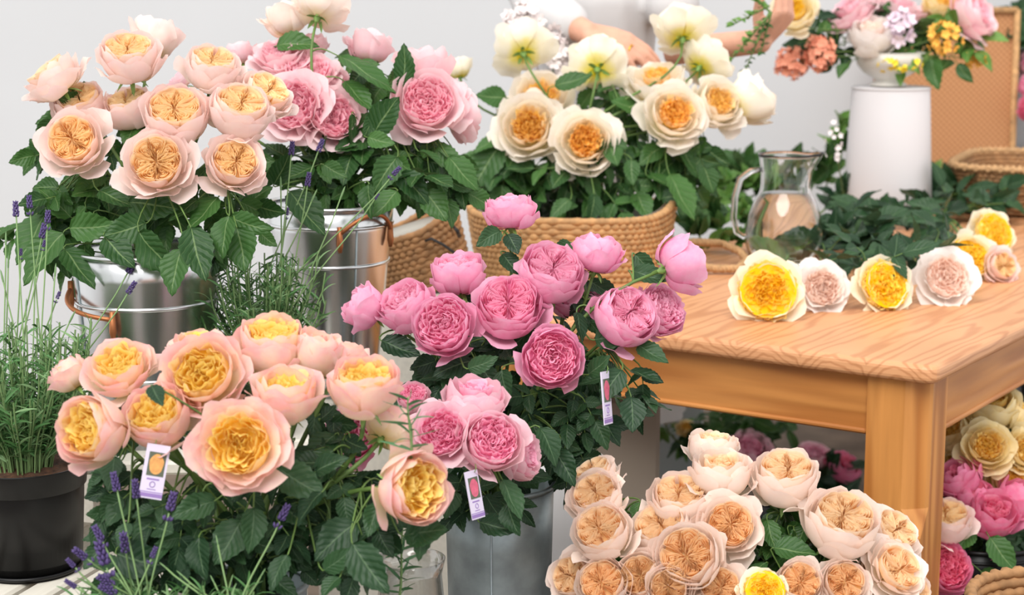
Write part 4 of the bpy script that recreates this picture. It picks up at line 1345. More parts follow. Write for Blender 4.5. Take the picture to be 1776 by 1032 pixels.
# ------------------------------------------------------------------ the florist behind the table
def capsule(mb, pts, rad, n=14, flat=1.0):
    """tapered limb with rounded ends"""
    mb.tube(pts, rad, n, True, flat=flat)
    for p, r in ((pts[0], rad[0]), (pts[-1], rad[-1])):
        ball(mb, p, (r, r, r), 10)
def ball(mb, c, r, n=12, m3=None):
    rows = []
    for j in range(n + 1):
        t = PI * j / n; row = []
        for k in range(n * 2 - 4):
            a = 2 * PI * k / (n * 2 - 4)
            v = Vector((r[0] * math.sin(t) * math.cos(a), r[1] * math.sin(t) * math.sin(a), -r[2] * math.cos(t)))
            if m3: v = m3 @ v
            row.append(Vector(c) + v)
        rows.append(row)
    mb.grid(rows, None, True)
def hand(mb, wrist, d, dorsal, s=1.0, curl=(.5, .5, .5, .5), spread=.12, flip=1, thumb_dir=None):
    d = d.normalized(); n = (dorsal - d * dorsal.dot(d)).normalized(); side = d.cross(n) * flip
    tips = []
    pal = wrist + d * .045 * s
    for k in range(4):
        u = (k - 1.5) * .0185 * s
        kn = wrist + d * (.088 - .006 * abs(k - 1.2)) * s + side * u
        mb.tube([wrist + side * u * .55 + d * .005, wrist + d * .05 * s + side * u * .9, kn], [.0165 * s, .0145 * s, .0112 * s], 10)
        ball(mb, kn, (.0112 * s,) * 3, 8)
        L = [.042, .046, .043, .034][k] * s; p = kn; dd = (d + side * (k - 1.5) * spread).normalized(); r = .0098 * s
        ang = curl[k]
        for q, f in enumerate((1, .68, .52)):
            dd = (Matrix.Rotation(-ang * (1 if q else .8), 3, n.cross(dd)) @ dd) if False else (dd * math.cos(ang) - n * math.sin(ang)).normalized()
            e = p + dd * L * f
            mb.tube([p, e], [r, r * .88], 10); ball(mb, e, (r * .88,) * 3, 8)
            nn = (n - dd * n.dot(dd))
            if nn.length > .05: n_ = nn.normalized()
            p = e; r *= .88
        tips.append(p)
    td = (thumb_dir or (d * .75 - side * .8 - n * .25)).normalized()
    b = wrist + d * .02 * s - side * .02 * s
    m1 = b + td * .042 * s; m2 = m1 + (td + d * .5).normalized() * .034 * s; m3 = m2 + (td + d * .9).normalized() * .026 * s
    mb.tube([b, m1, m2, m3], [.0165 * s, .0125 * s, .0112 * s, .0088 * s], 10); ball(mb, m3, (.0088 * s,) * 3, 8)
    return tips
def remeshed(o, vox, it=4):
    r = o.modifiers.new('remesh', 'REMESH'); r.mode = 'VOXEL'; r.voxel_size = vox; r.use_smooth_shade = True
    s = o.modifiers.new('smooth', 'SMOOTH'); s.factor = .5; s.iterations = it

pX = px(1022, 0, 4.25).x; pY = 4.27
pr = thing('person', Vector((pX, pY, 0)), 'person in a white blouse arranging roses behind the table, one gold ring', 'person')
mb = MB(); V = Vector
shR, shL = V((pX - .17, pY, 1.44)), V((pX + .17, pY, 1.44))
elR, wrR = px(945, 20, 4.0), px(1018, 58, 3.9)
elL, wrL = px(1178, 88, 4.02), px(1318, 72, 3.9)
# trunk, legs, neck, head
capsule(mb, [V((pX, pY, .92)), V((pX, pY, 1.1)), V((pX, pY, 1.3)), V((pX, pY, 1.42))], [.135, .115, .13, .10])
capsule(mb, [shR, V((pX, pY, 1.46)), shL], [.055, .075, .055])
for s in (-1, 1):
    capsule(mb, [V((pX + s * .085, pY, .9)), V((pX + s * .09, pY - .01, .5)), V((pX + s * .09, pY + .01, .08))], [.085, .055, .036])
    capsule(mb, [V((pX + s * .09, pY + .02, .04)), V((pX + s * .095, pY - .14, .03))], [.036, .03])
capsule(mb, [V((pX, pY, 1.48)), V((pX, pY - .01, 1.58))], [.052, .048])
ball(mb, (pX, pY - .02, 1.66), (.075, .092, .112), 14)
ball(mb, (pX, pY - .112, 1.645), (.012, .016, .018), 8)
ball(mb, (pX, pY - .098, 1.602), (.024, .010, .008), 8)
for s in (-1, 1):
    ball(mb, (pX + s * .076, pY, 1.655), (.01, .018, .028), 8)
capsule(mb, [shR, elR, wrR], [.047, .040, .027])
capsule(mb, [shL, elL, wrL], [.046, .040, .027])
dR = (px(1112, 84, 3.86) - wrR)
tipsR = hand(mb, wrR, dR, camdir(.15, .75, .65), 1.08, (.42, .40, .42, .48), .10, 1, camdir(.7, -.75, .2))
dL = (px(1362, 22, 3.86) - wrL)
hand(mb, wrL, dL, camdir(.75, -.2, .6), 1.02, (.75, .8, .85, .9), .05, 1, camdir(-.2, .9, .3))
bo = mb.build('body', M['skin'], pr); remeshed(bo, .0042, 5)
# face: eyes
for s in (-1, 1):
    mb = MB(); ball(mb, (pX + s * .031, pY - .098, 1.668), (.012, .008, .008), 8); mb.build('eye', M['ceramic'], pr)
mb = MB(); ball(mb, (pX, pY + .012, 1.69), (.086, .098, .108), 12); capsule(mb, [V((pX, pY + .09, 1.68)), V((pX, pY + .1, 1.5))], [.045, .03]); 
hb = mb.build('hair', M['hair'], pr); remeshed(hb, .012, 3)
mb = MB()
capsule(mb, [V((pX, pY, .94)), V((pX, pY, 1.1)), V((pX, pY - .01, 1.3)), V((pX, pY, 1.40))], [.165, .150, .165, .125])
capsule(mb, [shR + V((.02, 0, 0)), V((pX, pY, 1.46)), shL - V((.02, 0, 0))], [.075, .085, .075])
capsule(mb, [shR, elR, elR.lerp(wrR, .55)], [.078, .066, .050])
capsule(mb, [shL, shL.lerp(elL, .62)], [.076, .062])
bl_ = mb.build('blouse', M['blouse'], pr); remeshed(bl_, .011, 4)
mb = MB(); rows = []
for z, r in ((1.02, .172), (.9, .185), (.6, .215), (.3, .24)):
    rows.append([(pX + (r + .008 * math.sin(11 * 2*PI*k/60)) * math.cos(2*PI*k/60), pY + (r * .8 + .008 * math.sin(11 * 2*PI*k/60)) * math.sin(2*PI*k/60), z) for k in range(60)])
mb.grid(rows, None, True); mb.build('skirt', M['apron'], pr)
# ring on the hand
rp = wrR + dR.normalized() * .108 + dR.normalized().cross(camdir(.15, .75, .65)).normalized() * .008 - camdir(.15, .75, .65) * .008
mb = MB(); fr = frame(dR.normalized()); mb.ring([rp + fr @ V((.0125 * math.cos(t), .0125 * math.sin(t), 0)) for t in [2*PI*k/20 for k in range(20)]], .0022, 6); mb.build('ring', M['gold_ring'], pr)

# ------------------------------------------------------------------ roses
UPV = Vector((0, 0, 1))
# 1. peach roses in the left bucket
J = Bunch(2.66, Vector((b1c.x, b1c.y, b1c.z - .02)), Vector((b1c.x, b1c.y, SZ + .02)), 'juliet', 'peach roses in the left shiny bucket')
for a in [
    (92, 135, 106, (-.6, .72, .3), .02, 'open', 'quart', 'peach rose leaning far left, outermost above the left bucket'),
    (225, 102, 108, (.05, .78, .62), 0, 'cup', 'quart', 'peach cupped rose highest in front above the left bucket'),
    (266, 70, 88, (.15, .9, -.25), .10, 'goblet', 'none', 'pale peach rose half hidden behind the highest peach rose'),
    (130, 247, 116, (-.08, .28, .95), -.05, 'open', 'quart', 'peach rose with round deep apricot heart facing front at far left'),
    (140, 186, 96, (-.1, .7, .6), .04, 'cup', 'quart', 'peach rose peeking out above the round apricot hearted rose'),
    (226, 190, 92, (-.2, .8, .5), .03, 'cup', 'quart', 'peach rose left of the pale creamy central one'),
    (305, 205, 118, (.08, .62, .75), -.04, 'cup', 'quart', 'pale creamy peach rose in the centre of the left bunch'),
    (367, 121, 98, (.2, .8, .55), .02, 'cup', 'quart', 'peach rose right of the highest peach rose, seen slightly from below'),
    (416, 196, 110, (.28, .7, .62), -.03, 'cup', 'quart', 'round peach rose above the right front peach rose'),
    (460, 166, 102, (.5, .65, .5), .03, 'open', 'quart', 'peach rose touching the light pink roses'),
    (273, 286, 124, (.06, .32, .92), -.09, 'open', 'quart', 'peach rose with spread guard petals lowest in the left bunch'),
    (405, 286, 106, (.3, .42, .82), -.06, 'open', 'quart', 'peach rose at the right front above the bucket rim'),
]: J.rose(*a)
for l in [(125, 378, 62, 335, 0), (118, 396, 202, 388, -.05), (256, 386, 182, 410, -.08), (318, 428, 284, 508, -.12), (240, 400, 292, 468, -.1), (112, 400, 52, 500, -.03),
          (110, 430, 165, 486, -.06), (398, 372, 388, 444, -.1), (410, 392, 436, 470, -.08), (398, 376, 458, 398, -.07), (345, 345, 300, 382, -.05), (330, 392, 366, 472, -.11),
          (170, 330, 230, 352, -.04), (80, 370, 28, 450, .0), (180, 410, 235, 452, -.09), (220, 350, 300, 372, -.05), (380, 340, 330, 395, -.06), (60, 400, 90, 470, .03)]: J.leaf(*l)
J.fill(235, 350, 190, 50, 34, .03, .06, 62)
J.fill(90, 410, 70, 60, 9, .04, .03, 70)
J.fill(240, 250, 190, 70, 26, .08, .05, 60)
J.fill(420, 400, 50, 60, 5, 0, .04, 62)

# 2. light pink roses in the second bucket
L2 = Bunch(2.96, Vector((b2c.x, b2c.y, b2c.z - .02)), Vector((b2c.x, b2c.y, SZ + .02)), 'lpink', 'light pink roses in the tall shiny bucket')
for a in [
    (497, 38, 76, (-.25, .9, -.1), .05, 'goblet', 'none', 'pale blush rose at the top left of the light pink bunch', 'blush'),
    (556, 12, 92, (.15, .8, -.55), .03, 'open', 'none', 'pale blush rose topmost in the light pink bunch, seen from behind', 'blush'),
    (485, 96, 98, (-.15, .75, .6), .02, 'flat', 'small', 'light pink rose with paler rim upper left in its bunch'),
    (535, 132, 112, (.1, .68, .65), .0, 'flat', 'rose', 'light pink ruffled rose in the middle of the left group'),
    (510, 185, 118, (-.15, .2, .95), -.05, 'flat', 'rose', 'light pink open rose facing front beside the peach roses'),
    (578, 205, 110, (.3, .3, .9), -.04, 'flat', 'rose', 'light pink ruffled rose lowest right of the left group'),
    (578, 138, 82, (.5, .6, .5), .02, 'flat', 'small', 'light pink rose at the right side of the left group'),
    (642, 86, 78, (.15, .95, -.1), .08, 'goblet', 'none', 'light pink rose standing alone above the big dark leaves'),
    (735, 120, 98, (.05, .9, .1), .05, 'goblet', 'none', 'light pink rose at the top of the right pair, seen from the side'),
    (740, 180, 122, (.15, .3, .92), -.02, 'open', 'rose', 'large light pink rose facing front at the right of the bunch'),
    (801, 193, 98, (.75, .2, -.2), .04, 'open', 'none', 'light pink rose at the far right turned away'),
    (546, 78, 52, (.1, .9, 0), .08, 'bud', 'none', 'small pink bud below the topmost blush rose'),
    (312, 140, 60, (-.6, .7, .1), .0, 'flat', 'none', 'light pink rose half hidden among the peach roses'),
    (415, 96, 52, (-.3, .9, 0), .06, 'goblet', 'none', 'pale pink rose tip above the peach roses'),
]: L2.rose(*a[:8], variety=a[8] if len(a) > 8 else None)
for l in [(585, 96, 682, 140, -.02), (596, 140, 640, 186, -.03), (700, 150, 690, 84, -.02), (648, 232, 692, 180, -.05), (636, 238, 684, 246, -.08), (640, 318, 628, 376, -.14),
          (736, 330, 766, 384, -.06), (776, 270, 826, 330, -.03), (725, 262, 768, 280, -.05), (474, 322, 506, 272, -.16), (500, 330, 568, 398, -.18), (560, 285, 600, 300, -.1), (690, 300, 740, 345, -.06), (690, 330, 650, 372, -.1),
          (478, 80, 545, 68, .02), (700, 110, 700, 150, .0), (600, 230, 660, 190, -.02), (690, 270, 660, 330, -.08)]: L2.leaf(*l)
L2.fill(640, 275, 120, 70, 40, 0, .06, 66)
L2.fill(640, 140, 60, 50, 12, .06, .04, 66)
L2.fill(740, 290, 70, 55, 12, .02, .05, 66)
L2.fill(545, 285, 80, 45, 12, 0, .04, 60)

# 3. cream roses in the straw basket
cd = (gv_c - CAM).dot(FWD)
CR = Bunch(cd - .06, gv_c + UPV * .19, gv_c + UPV * .02, 'cream', 'cream roses in the straw basket')
for a in [
    (938, 176, 118, (.05, .62, .75), .02, 'open', 'small', 'cream rose with an orange crescent heart upper left in the basket'),
    (918, 222, 118, (-.1, .25, .95), -.04, 'open', 'small', 'cream rose with pale yellow folds lower left in the basket'),
    (1015, 248, 112, (0, .15, 1), -.08, 'open', 'small', 'cream rose with deep orange heart lowest in the basket bunch'),
    (1140, 145, 104, (-.1, .75, .5), .02, 'open', 'none', 'cream rose behind the orange oval hearted one on the right'),
    (1168, 200, 108, (.15, .25, .95), -.05, 'open', 'small', 'cream rose with oval orange heart right of the basket bunch'),
    (1242, 182, 98, (.35, .35, .8), 0, 'open', 'small', 'cream rose second from the right of the basket bunch'),
    (1300, 176, 88, (.8, .4, -.1), .03, 'goblet', 'none', 'cream rose at the far right of the basket bunch'),
    (905, 82, 90, (-.1, .55, -.8), .06, 'open', 'none', 'blush ivory rose seen from behind with yellow base, far left', 'ivory'),
    (1036, 112, 92, (.05, .45, -.85), .03, 'open', 'none', 'ivory rose with yellow base seen from behind, middle below the hand', 'ivory'),
    (1182, 48, 92, (0, .8, -.55), .05, 'open', 'none', 'ivory rose highest, seen from behind right of the hand', 'ivory'),
    (1225, 104, 84, (.5, .6, -.5), .06, 'open', 'none', 'ivory rose beside the highest ivory one, turned right', 'ivory'),
    (1092, 145, 56, (.7, .6, -.2), .08, 'goblet', 'none', 'small pale yellow rose in the middle of the basket bunch', 'ivory'),
    (795, 120, 48, (-.2, .9, -.1), .05, 'goblet', 'none', 'small pale yellow rose behind the right light pink roses', 'ivory'),
]: CR.rose(*a[:8], variety=a[8] if len(a) > 8 else None)
for l in [(870, 240, 820, 255, -.02), (870, 250, 815, 322, -.02), (1160, 300, 1198, 372, -.08), (1220, 235, 1212, 270, 0), (1225, 258, 1268, 280, 0), (1030, 335, 1028, 382, -.12),
          (960, 150, 1022, 128, -.02), (880, 170, 832, 162, .02), (1190, 290, 1212, 250, 0), (1095, 275, 1100, 322, -.1), (990, 345, 960, 380, -.1), (1145, 345, 1205, 330, -.06), (860, 290, 800, 268, 0), (1110, 190, 1060, 170, 0), (900, 270, 860, 310, -.02)]: CR.leaf(*l)
CR.fill(1040, 310, 130, 65, 46, -.02, .07, 62)
CR.fill(870, 285, 50, 50, 12, .02, .05, 60)
CR.fill(1180, 280, 55, 55, 14, .02, .05, 62)
CR.fill(1080, 185, 80, 50, 16, .06, .04, 58)

# 4. pink roses in the zinc bucket
PK = Bunch(2.46, Vector((b3c.x, b3c.y, b3c.z - .02)), Vector((b3c.x, b3c.y, .05)), 'pink', 'pink roses above the zinc bucket', leafmat='leaf_dark')
for a in [
    (885, 366, 90, (-.05, .98, .15), .06, 'ball', 'none', 'pink rose alone on the tallest stem in front of the straw basket'),
    (1036, 441, 92, (.2, .92, .15), .03, 'bud', 'none', 'half closed pink bud in front of the right end of the basket'),
    (1180, 458, 100, (.88, .3, -.3), .0, 'bud', 'none', 'pink bud leaning far right over the table edge, seen from behind'),
    (795, 475, 98, (-.1, .92, .3), .04, 'cup', 'rose', 'pink rose left of the straw basket foot, seen from the side'),
    (631, 534, 84, (-.8, .5, .25), .02, 'bud', 'none', 'pink bud leaning far left against the tall shiny bucket'),
    (706, 533, 102, (-.45, .68, .5), .0, 'cup', 'rose', 'pink cupped rose second from the left in its bunch'),
    (770, 566, 116, (-.15, .35, .92), -.05, 'ball', 'rose', 'pink rosette facing front left of the bunch centre'),
    (883, 533, 126, (-.02, .55, .82), -.03, 'ball', 'quart', 'large round pink rose in the centre of the bunch'),
    (956, 476, 122, (.15, .68, .7), .0, 'ball', 'quart', 'large round pink rose above and right of the centre one'),
    (957, 621, 114, (.03, .15, 1), -.08, 'ball', 'rose', 'pink rosette lowest in the upper bunch, facing straight front'),
    (1083, 552, 118, (.42, .5, .75), -.03, 'ball', 'quart', 'large pink rose at the right near the table corner edge'),
    (1143, 540, 98, (.55, .42, .7), .02, 'ball', 'rose', 'pink rose behind and right of the large right pink rose'),
    (1026, 518, 62, (.2, .7, .4), .08, 'ball', 'none', 'pink rose mostly hidden behind the large right pink rose'),
    (984, 525, 56, (.1, .5, .4), .06, 'ball', 'none', 'pink rose mostly hidden below the round pink pair'),
]: PK.rose(*a)
for a in [
    (766, 752, 112, (-.05, .35, .92), -.16, 'flat', 'rose', 'soft pink rosette with pale rim, left of the lower pair'),
    (852, 768, 112, (.18, .35, .9), -.17, 'cup', 'rose', 'soft pink rosette right of the lower pair above the tag'),
    (822, 695, 116, (.1, .92, .3), -.10, 'ball', 'none', 'soft pink rose seen from the side above the lower pair'),
    (905, 790, 88, (.85, .15, .4), -.12, 'ball', 'none', 'soft pink rose at the right side of the lower group'),
    (716, 690, 62, (0, .6, .7), -.06, 'ball', 'rose', 'small soft pink rose peeking between the bunches'),
    (612, 756, 100, (-.1, .25, .95), -.16, 'ball', 'rose', 'deep pink rosette in the shade behind the yellow pink stems'),
]: PK.rose(*a, variety='pink' if 'deep' in a[-1] else 'soft')
for l in [(1104, 598, 1158, 618, -.03), (1092, 642, 1146, 660, -.03), (1094, 686, 1104, 750, -.05), (870, 400, 826, 420, .04), (880, 405, 900, 440, .04), (1100, 440, 1140, 480, .03), (1095, 470, 1160, 480, .02),
          (870, 440, 905, 470, .05), (660, 590, 720, 620, .0), (820, 625, 760, 650, -.02), (870, 640, 880, 690, -.04), (810, 640, 860, 625, -.06), (1000, 540, 1010, 590, -.03), (1030, 590, 1090, 570, -.02),
          (960, 780, 1000, 830, -.06), (935, 740, 960, 800, -.08), (1080, 640, 1050, 690, -.06), (990, 420, 960, 440, .05), (870, 830, 905, 895, -.16), (880, 870, 905, 925, -.16), (830, 905, 890, 925, -.14), (940, 560, 890, 600, -.0), (1020, 650, 1060, 620, -.06)]: PK.leaf(*l)
PK.fill(880, 650, 170, 70, 50, .05, .07, 62)
PK.fill(1000, 700, 85, 80, 34, .04, .06, 60)
PK.fill(1090, 640, 50, 70, 9, .03, .05, 58)
PK.fill(840, 850, 85, 50, 20, 0, .05, 60)
PK.fill(960, 530, 160, 50, 16, .08, .04, 52)
PK.fill(985, 790, 40, 60, 10, .02, .04, 56)

# 5. yellow pink roses in front
SU = Bunch(2.12, Vector((b4c.x, b4c.y, b4c.z - .02)), Vector((b4c.x, b4c.y, .05)), 'sunset', 'yellow pink roses in the front zinc bucket', .0034, 'leaf_dark')
for a in [
    (122, 650, 76, (-.5, .8, .1), .08, 'bud', 'none', 'pink tinged bud at the far left of the yellow pink bunch'),
    (208, 640, 120, (-.1, .68, .65), .03, 'open', 'peony', 'yellow pink rose behind the far left pair, open upwards'),
    (162, 746, 128, (-.5, .2, .85), -.05, 'cup', 'peony', 'yellow pink globe rose facing left next to the black pot'),
    (276, 726, 122, (-.15, .62, .72), -.02, 'cup', 'peony', 'yellow pink rose directly above the orange rose tag'),
    (354, 650, 146, (-.05, .42, .9), .0, 'open', 'peony', 'yellow hearted rose with pink edged petals, upper middle of the front bunch'),
    (417, 772, 160, (.0, .15, 1), -.10, 'flat', 'peony', 'biggest apricot rose fully open, facing front'),
    (472, 598, 124, (.0, .85, .45), .05, 'cup', 'peony', 'yellow pink cup rose at the top of the front bunch'),
    (545, 618, 110, (.25, .92, .1), .06, 'goblet', 'none', 'creamy yellow rose half hidden behind the top cup rose'),
    (496, 692, 122, (.08, .88, .4), -.02, 'goblet', 'peony', 'pink flushed rose with ruffled collar below the top cup rose'),
    (633, 672, 126, (.05, .86, .45), -.02, 'cup', 'peony', 'tall peach cup rose on the bare stem at the right of the bunch'),
    (713, 846, 134, (.62, .08, .78), -.07, 'cup', 'peony', 'yellow pink rose bending right and low beside the pink rosettes'),
    (345, 600, 96, (.0, .85, .2), .10, 'open', 'none', 'pale pink rose behind the yellow hearted rose'),
    (592, 625, 90, (.4, .85, .0), .08, 'goblet', 'none', 'pale yellow rose behind the tall peach cup rose'),
    (676, 742, 92, (.3, .4, -.4), .04, 'ball', 'none', 'blush rose in the shade right of the bare stems'),
]: SU.rose(*a)
for l in [(374, 868, 302, 906, -.02), (440, 878, 436, 948, -.04), (480, 810, 548, 862, -.02), (560, 852, 512, 905, -.04), (545, 820, 590, 800, -.02), (610, 940, 660, 1026, -.06), (660, 870, 640, 925, -.03),
          (620, 905, 550, 960, -.02), (700, 930, 770, 910, -.02), (300, 880, 240, 935, .0), (270, 910, 205, 950, .02), (200, 960, 280, 985, -.02), (420, 900, 380, 975, -.02), (500, 960, 470, 1020, -.06),
          (560, 990, 610, 960, -.04), (345, 930, 355, 1000, -.03), (200, 790, 190, 850, .04), (230, 850, 180, 905, .04), (262, 668, 288, 700, -.12), (740, 900, 720, 970, -.02), (640, 760, 690, 700, .06), (580, 780, 530, 830, .0), (590, 1000, 560, 1035, -.05)]: SU.leaf(*l, mat='leaf_dark')
SU.fill(400, 920, 190, 90, 70, .05, .07, 66)
SU.fill(600, 880, 110, 120, 36, .05, .06, 66)
SU.fill(280, 960, 110, 60, 22, .02, .06, 64)
SU.fill(380, 730, 230, 60, 20, .10, .04, 58)
SU.fill(225, 845, 45, 60, 10, .05, .03, 60)
SU.fill(520, 770, 90, 50, 12, .05, .04, 60)

# 6. pale peach roses in the black bucket
PB = Bunch(2.37, Vector((b5c.x, b5c.y, b5c.z - .03)), Vector((b5c.x, b5c.y, .25)), 'blush', 'pale peach roses in the black bucket')
for a in [
    (1237, 776, 92, (.1, .95, .15), .10, 'ball', 'none', 'pale peach rose highest in the black bucket'),
    (1250, 823, 108, (.0, .92, .35), .04, 'cup', 'none', 'pale peach rose just below the highest one'),
    (1363, 832, 118, (-.05, .85, .5), .03, 'cup', 'quart', 'pale peach round rose left of the table leg'),
    (1426, 880, 86, (.4, .85, .1), .05, 'cup', 'none', 'pale peach rose partly hidden behind two at the table leg'),
    (1034, 826, 88, (-.45, .8, .35), .06, 'open', 'quart', 'pale peach rose at the upper far left of its bucket'),
    (1036, 866, 98, (-.3, .68, .65), .02, 'cup', 'quart', 'pale peach rose second down on the left with apricot heart'),
    (1046, 926, 108, (-.3, .6, .72), -.03, 'cup', 'quart', 'pale peach rose third down at the left above the lowest row'),
    (1180, 873, 114, (-.05, .8, .5), .03, 'cup', 'quart', 'peach tinted rose between the highest and the middle rows'),
    (1150, 926, 116, (-.3, .72, .5), .0, 'cup', 'quart', 'pale peach rose with its side shown, left of the middle'),
    (1264, 914, 112, (.05, .4, .9), -.02, 'open', 'quart', 'pale peach rose facing front with star shaped apricot heart'),
    (1195, 968, 124, (-.25, .42, .85), -.06, 'cup', 'quart', 'large pale peach rose in the middle front with small apricot heart'),
    (996, 1002, 92, (-.55, .35, .75), -.02, 'open', 'quart', 'pale peach rose lowest at the far left edge of the bucket'),
    (1048, 1016, 100, (-.25, .45, .85), -.05, 'cup', 'quart', 'pale peach rose second from the left in the lowest row'),
    (1112, 1002, 92, (-.2, .4, .9), -.05, 'cup', 'quart', 'pale peach rose third from the left in the lowest row'),
    (1160, 1024, 84, (-.1, .4, .9), -.08, 'cup', 'quart', 'pale peach rose fourth from the left in the lowest row'),
    (1248, 1022, 96, (0, .45, .9), -.07, 'open', 'quart', 'pale peach rose left of the bright yellow one at the bottom'),
    (1460, 913, 134, (.1, .72, .6), -.02, 'cup', 'quart', 'large creamy peach rose in front of the table leg'),
    (1545, 928, 108, (.4, .6, .55), .03, 'open', 'quart', 'creamy peach rose at the upper far right of the bucket'),
    (1552, 990, 112, (.4, .5, .78), -.03, 'flat', 'quart', 'pale peach rose at the right with loose apricot folds'),
    (1462, 1014, 88, (.05, .4, .9), -.06, 'cup', 'quart', 'pale peach rose second to the right of the bright yellow one'),
    (1386, 1014, 88, (.0, .45, .9), -.07, 'cup', 'quart', 'pale peach rose immediately right of the bright yellow one'),
    (1575, 1024, 80, (.5, .4, .7), .0, 'cup', 'quart', 'pale peach rose at the bottom right of the bucket'),
    (1512, 1000, 70, (.2, .6, .6), .0, 'cup', 'quart', 'small pale peach rose between the two lower right ones'),
    (1326, 1026, 82, (0, .5, .85), -.09, 'flat', 'fluff', 'bright yellow ruffled rose at the bottom edge', 'yellow'),
]: PB.rose(*a[:8], variety=a[8] if len(a) > 8 else None)
for l in [(1340, 950, 1412, 960, -.02), (1330, 975, 1290, 1000, -.02), (1390, 965, 1360, 1000, -.02), (1330, 900, 1350, 950, .02), (1110, 870, 1098, 905, .06), (1100, 960, 1085, 985, -.01), (1400, 910, 1380, 950, .02), (1430, 975, 1445, 1010, 0)]: PB.leaf(*l)
PB.fill(1340, 930, 80, 55, 26, .05, .05, 60)
PB.fill(1240, 950, 220, 60, 26, .10, .04, 58)
PB.fill(1420, 960, 90, 50, 16, .05, .04, 56)
PB.fill(1090, 930, 50, 60, 8, .08, .03, 52)

# 7. mixed roses right of the table leg
YR = Bunch(3.16, Vector((b6c.x, b6c.y, b6c.z - .02)), Vector((b6c.x, b6c.y, .05)), 'gold', 'roses beside the table leg')
for a in [
    (1722, 706, 92, (-.1, .7, .4), .10, 'cup', 'none', 'golden yellow rose highest under the right table edge', 'gold'),
    (1776, 724, 70, (.4, .7, .3), .10, 'cup', 'none', 'pale yellow rose cut by the right frame edge, upper', 'gold'),
    (1712, 776, 90, (-.05, .35, .92), .0, 'open', 'small', 'golden rose facing front in the middle of the yellow group', 'gold'),
    (1778, 782, 78, (.1, .3, .9), .02, 'open', 'small', 'golden rose cut by the right frame edge, lower', 'gold'),
    (1752, 832, 82, (.0, .4, .9), .02, 'open', 'small', 'golden rose lowest of the yellow group', 'gold'),
    (1652, 750, 76, (-.5, .5, .5), .08, 'cup', 'small', 'shaded golden rose next to the table leg', 'gold'),
    (1668, 800, 62, (-.2, .3, .6), .10, 'cup', 'none', 'shaded golden rose just above the first purple pink rose', 'gold'),
    (1664, 832, 80, (-.5, .75, .4), .0, 'bud', 'none', 'purple pink rose touching the table leg', 'hot'),
    (1690, 862, 70, (-.1, .8, .5), -.02, 'bud', 'none', 'purple pink rose between the other purple pink ones', 'hot'),
    (1724, 892, 92, (.1, .7, .6), -.06, 'ball', 'none', 'largest purple pink rose with a dropping petal below', 'hot'),
    (1766, 868, 82, (.5, .7, .4), -.02, 'bud', 'none', 'purple pink rose at the right frame edge', 'hot'),
    (1641, 906, 92, (-.05, .85, .5), -.12, 'cup', 'quart', 'single peach rose beside the table leg above the rose pink one', 'juliet'),
    (1639, 986, 94, (.15, .4, .9), -.14, 'ball', 'rose', 'rose pink round rose at the bottom right, facing front', 'hot'),
]: YR.rose(*a[:8], variety=a[8])
YR.fill(1690, 940, 80, 70, 30, .02, .05, 52, mat='leaf_dark')
YR.fill(1715, 800, 60, 80, 16, .12, .04, 50, mat='leaf_dark')
for l in [(1715, 930, 1760, 985, -.1), (1700, 990, 1740, 1020, -.08), (1690, 920, 1660, 950, -.1)]: YR.leaf(*l)
pm = petal_mesh(M['hot'], random.Random(5), [(.05, 0), (.3, .1), (.6, .4), (.62, 1.0)], .7, 0)
pc_ = px(1716, 972, 3.08)
tag(add('fallen_petal', pm, None, mat4(pc_, frame(camdir(.1, 1, -.1), 1.6), 34 * 3.08 / F)), 'loose purple pink petal hanging below the purple pink roses', 'petal')

# 8. cut roses lying on the table
TB = Bunch(3.2, None, None, 'yellow', 'cut roses lying on the table', .003)
for x, y, D, ax, sh, he, va_, lab in [
    (1332, 506, 116, (-.1, .22, .95), 'flat', 'fluff', 'yellow', 'large yellow rose with cream rim lying in front of the glass jug'),
    (1425, 500, 92, (.08, .28, .95), 'flat', 'rose', 'white', 'white blush rose lying right of the large yellow one'),
    (1534, 496, 98, (.3, .2, .9), 'flat', 'fluff', 'yellow', 'yellow rose lying below the white pedestal between the white ones'),
    (1640, 483, 102, (.05, .3, .95), 'flat', 'rose', 'white', 'white blush rose lying at the right above the table corner'),
    (1682, 448, 88, (.15, .4, .9), 'open', 'fluff', 'yellow', 'apricot yellow rose behind the right white blush rose'),
    (1722, 405, 82, (.35, .3, .85), 'flat', 'fluff', 'yellow', 'yellow rose highest of the trio at the right end of the table'),
    (1735, 462, 64, (.4, .2, .9), 'open', 'quart', 'juliet', 'peach orange rose lowest of the trio at the right end'),
]:
    g = on_plane(x, y + D * .46, TZ); d = (g - CAM).dot(FWD) + .02
    tail = on_plane(x + (1500 - x) * .45, 392, TZ) + UPV * .03
    c_ = px(x, y, d)
    TB.rose(x, y, D, ax, d - TB.depth, sh, he, lab, variety=va_, curve=(tail, (c_ + tail) * .5 + UPV * .015, .06))
dl = TB.depth
def tfill(cx, cy, rx, ry, n, size, mat='leaf_dark', lift=.05, nl=(1, 3, 3, 5)):
    rg = TB.rg
    for _ in range(n):
        x = cx + rg.uniform(-1, 1) * rx; y = cy + rg.uniform(-1, 1) * ry
        z = rg.uniform(.012, lift)
        b = on_plane(x, y, TZ + z); d = (b - CAM).dot(FWD)
        o, q = TB.nearest(b, 1.0)
        out = Vector((rg.uniform(-1, 1), rg.uniform(-1, .4), rg.uniform(-.05, .5))).normalized()
        nrm = camdir(rg.uniform(-.6, .6), rg.uniform(.3, 1), rg.uniform(.2, .8))
        sprig(o, q, b, out, nrm, size * d / F * rg.uniform(.7, 1.2), rg.choice(nl), mat, rg)
tfill(1560, 408, 95, 38, 40, 56, lift=.10)
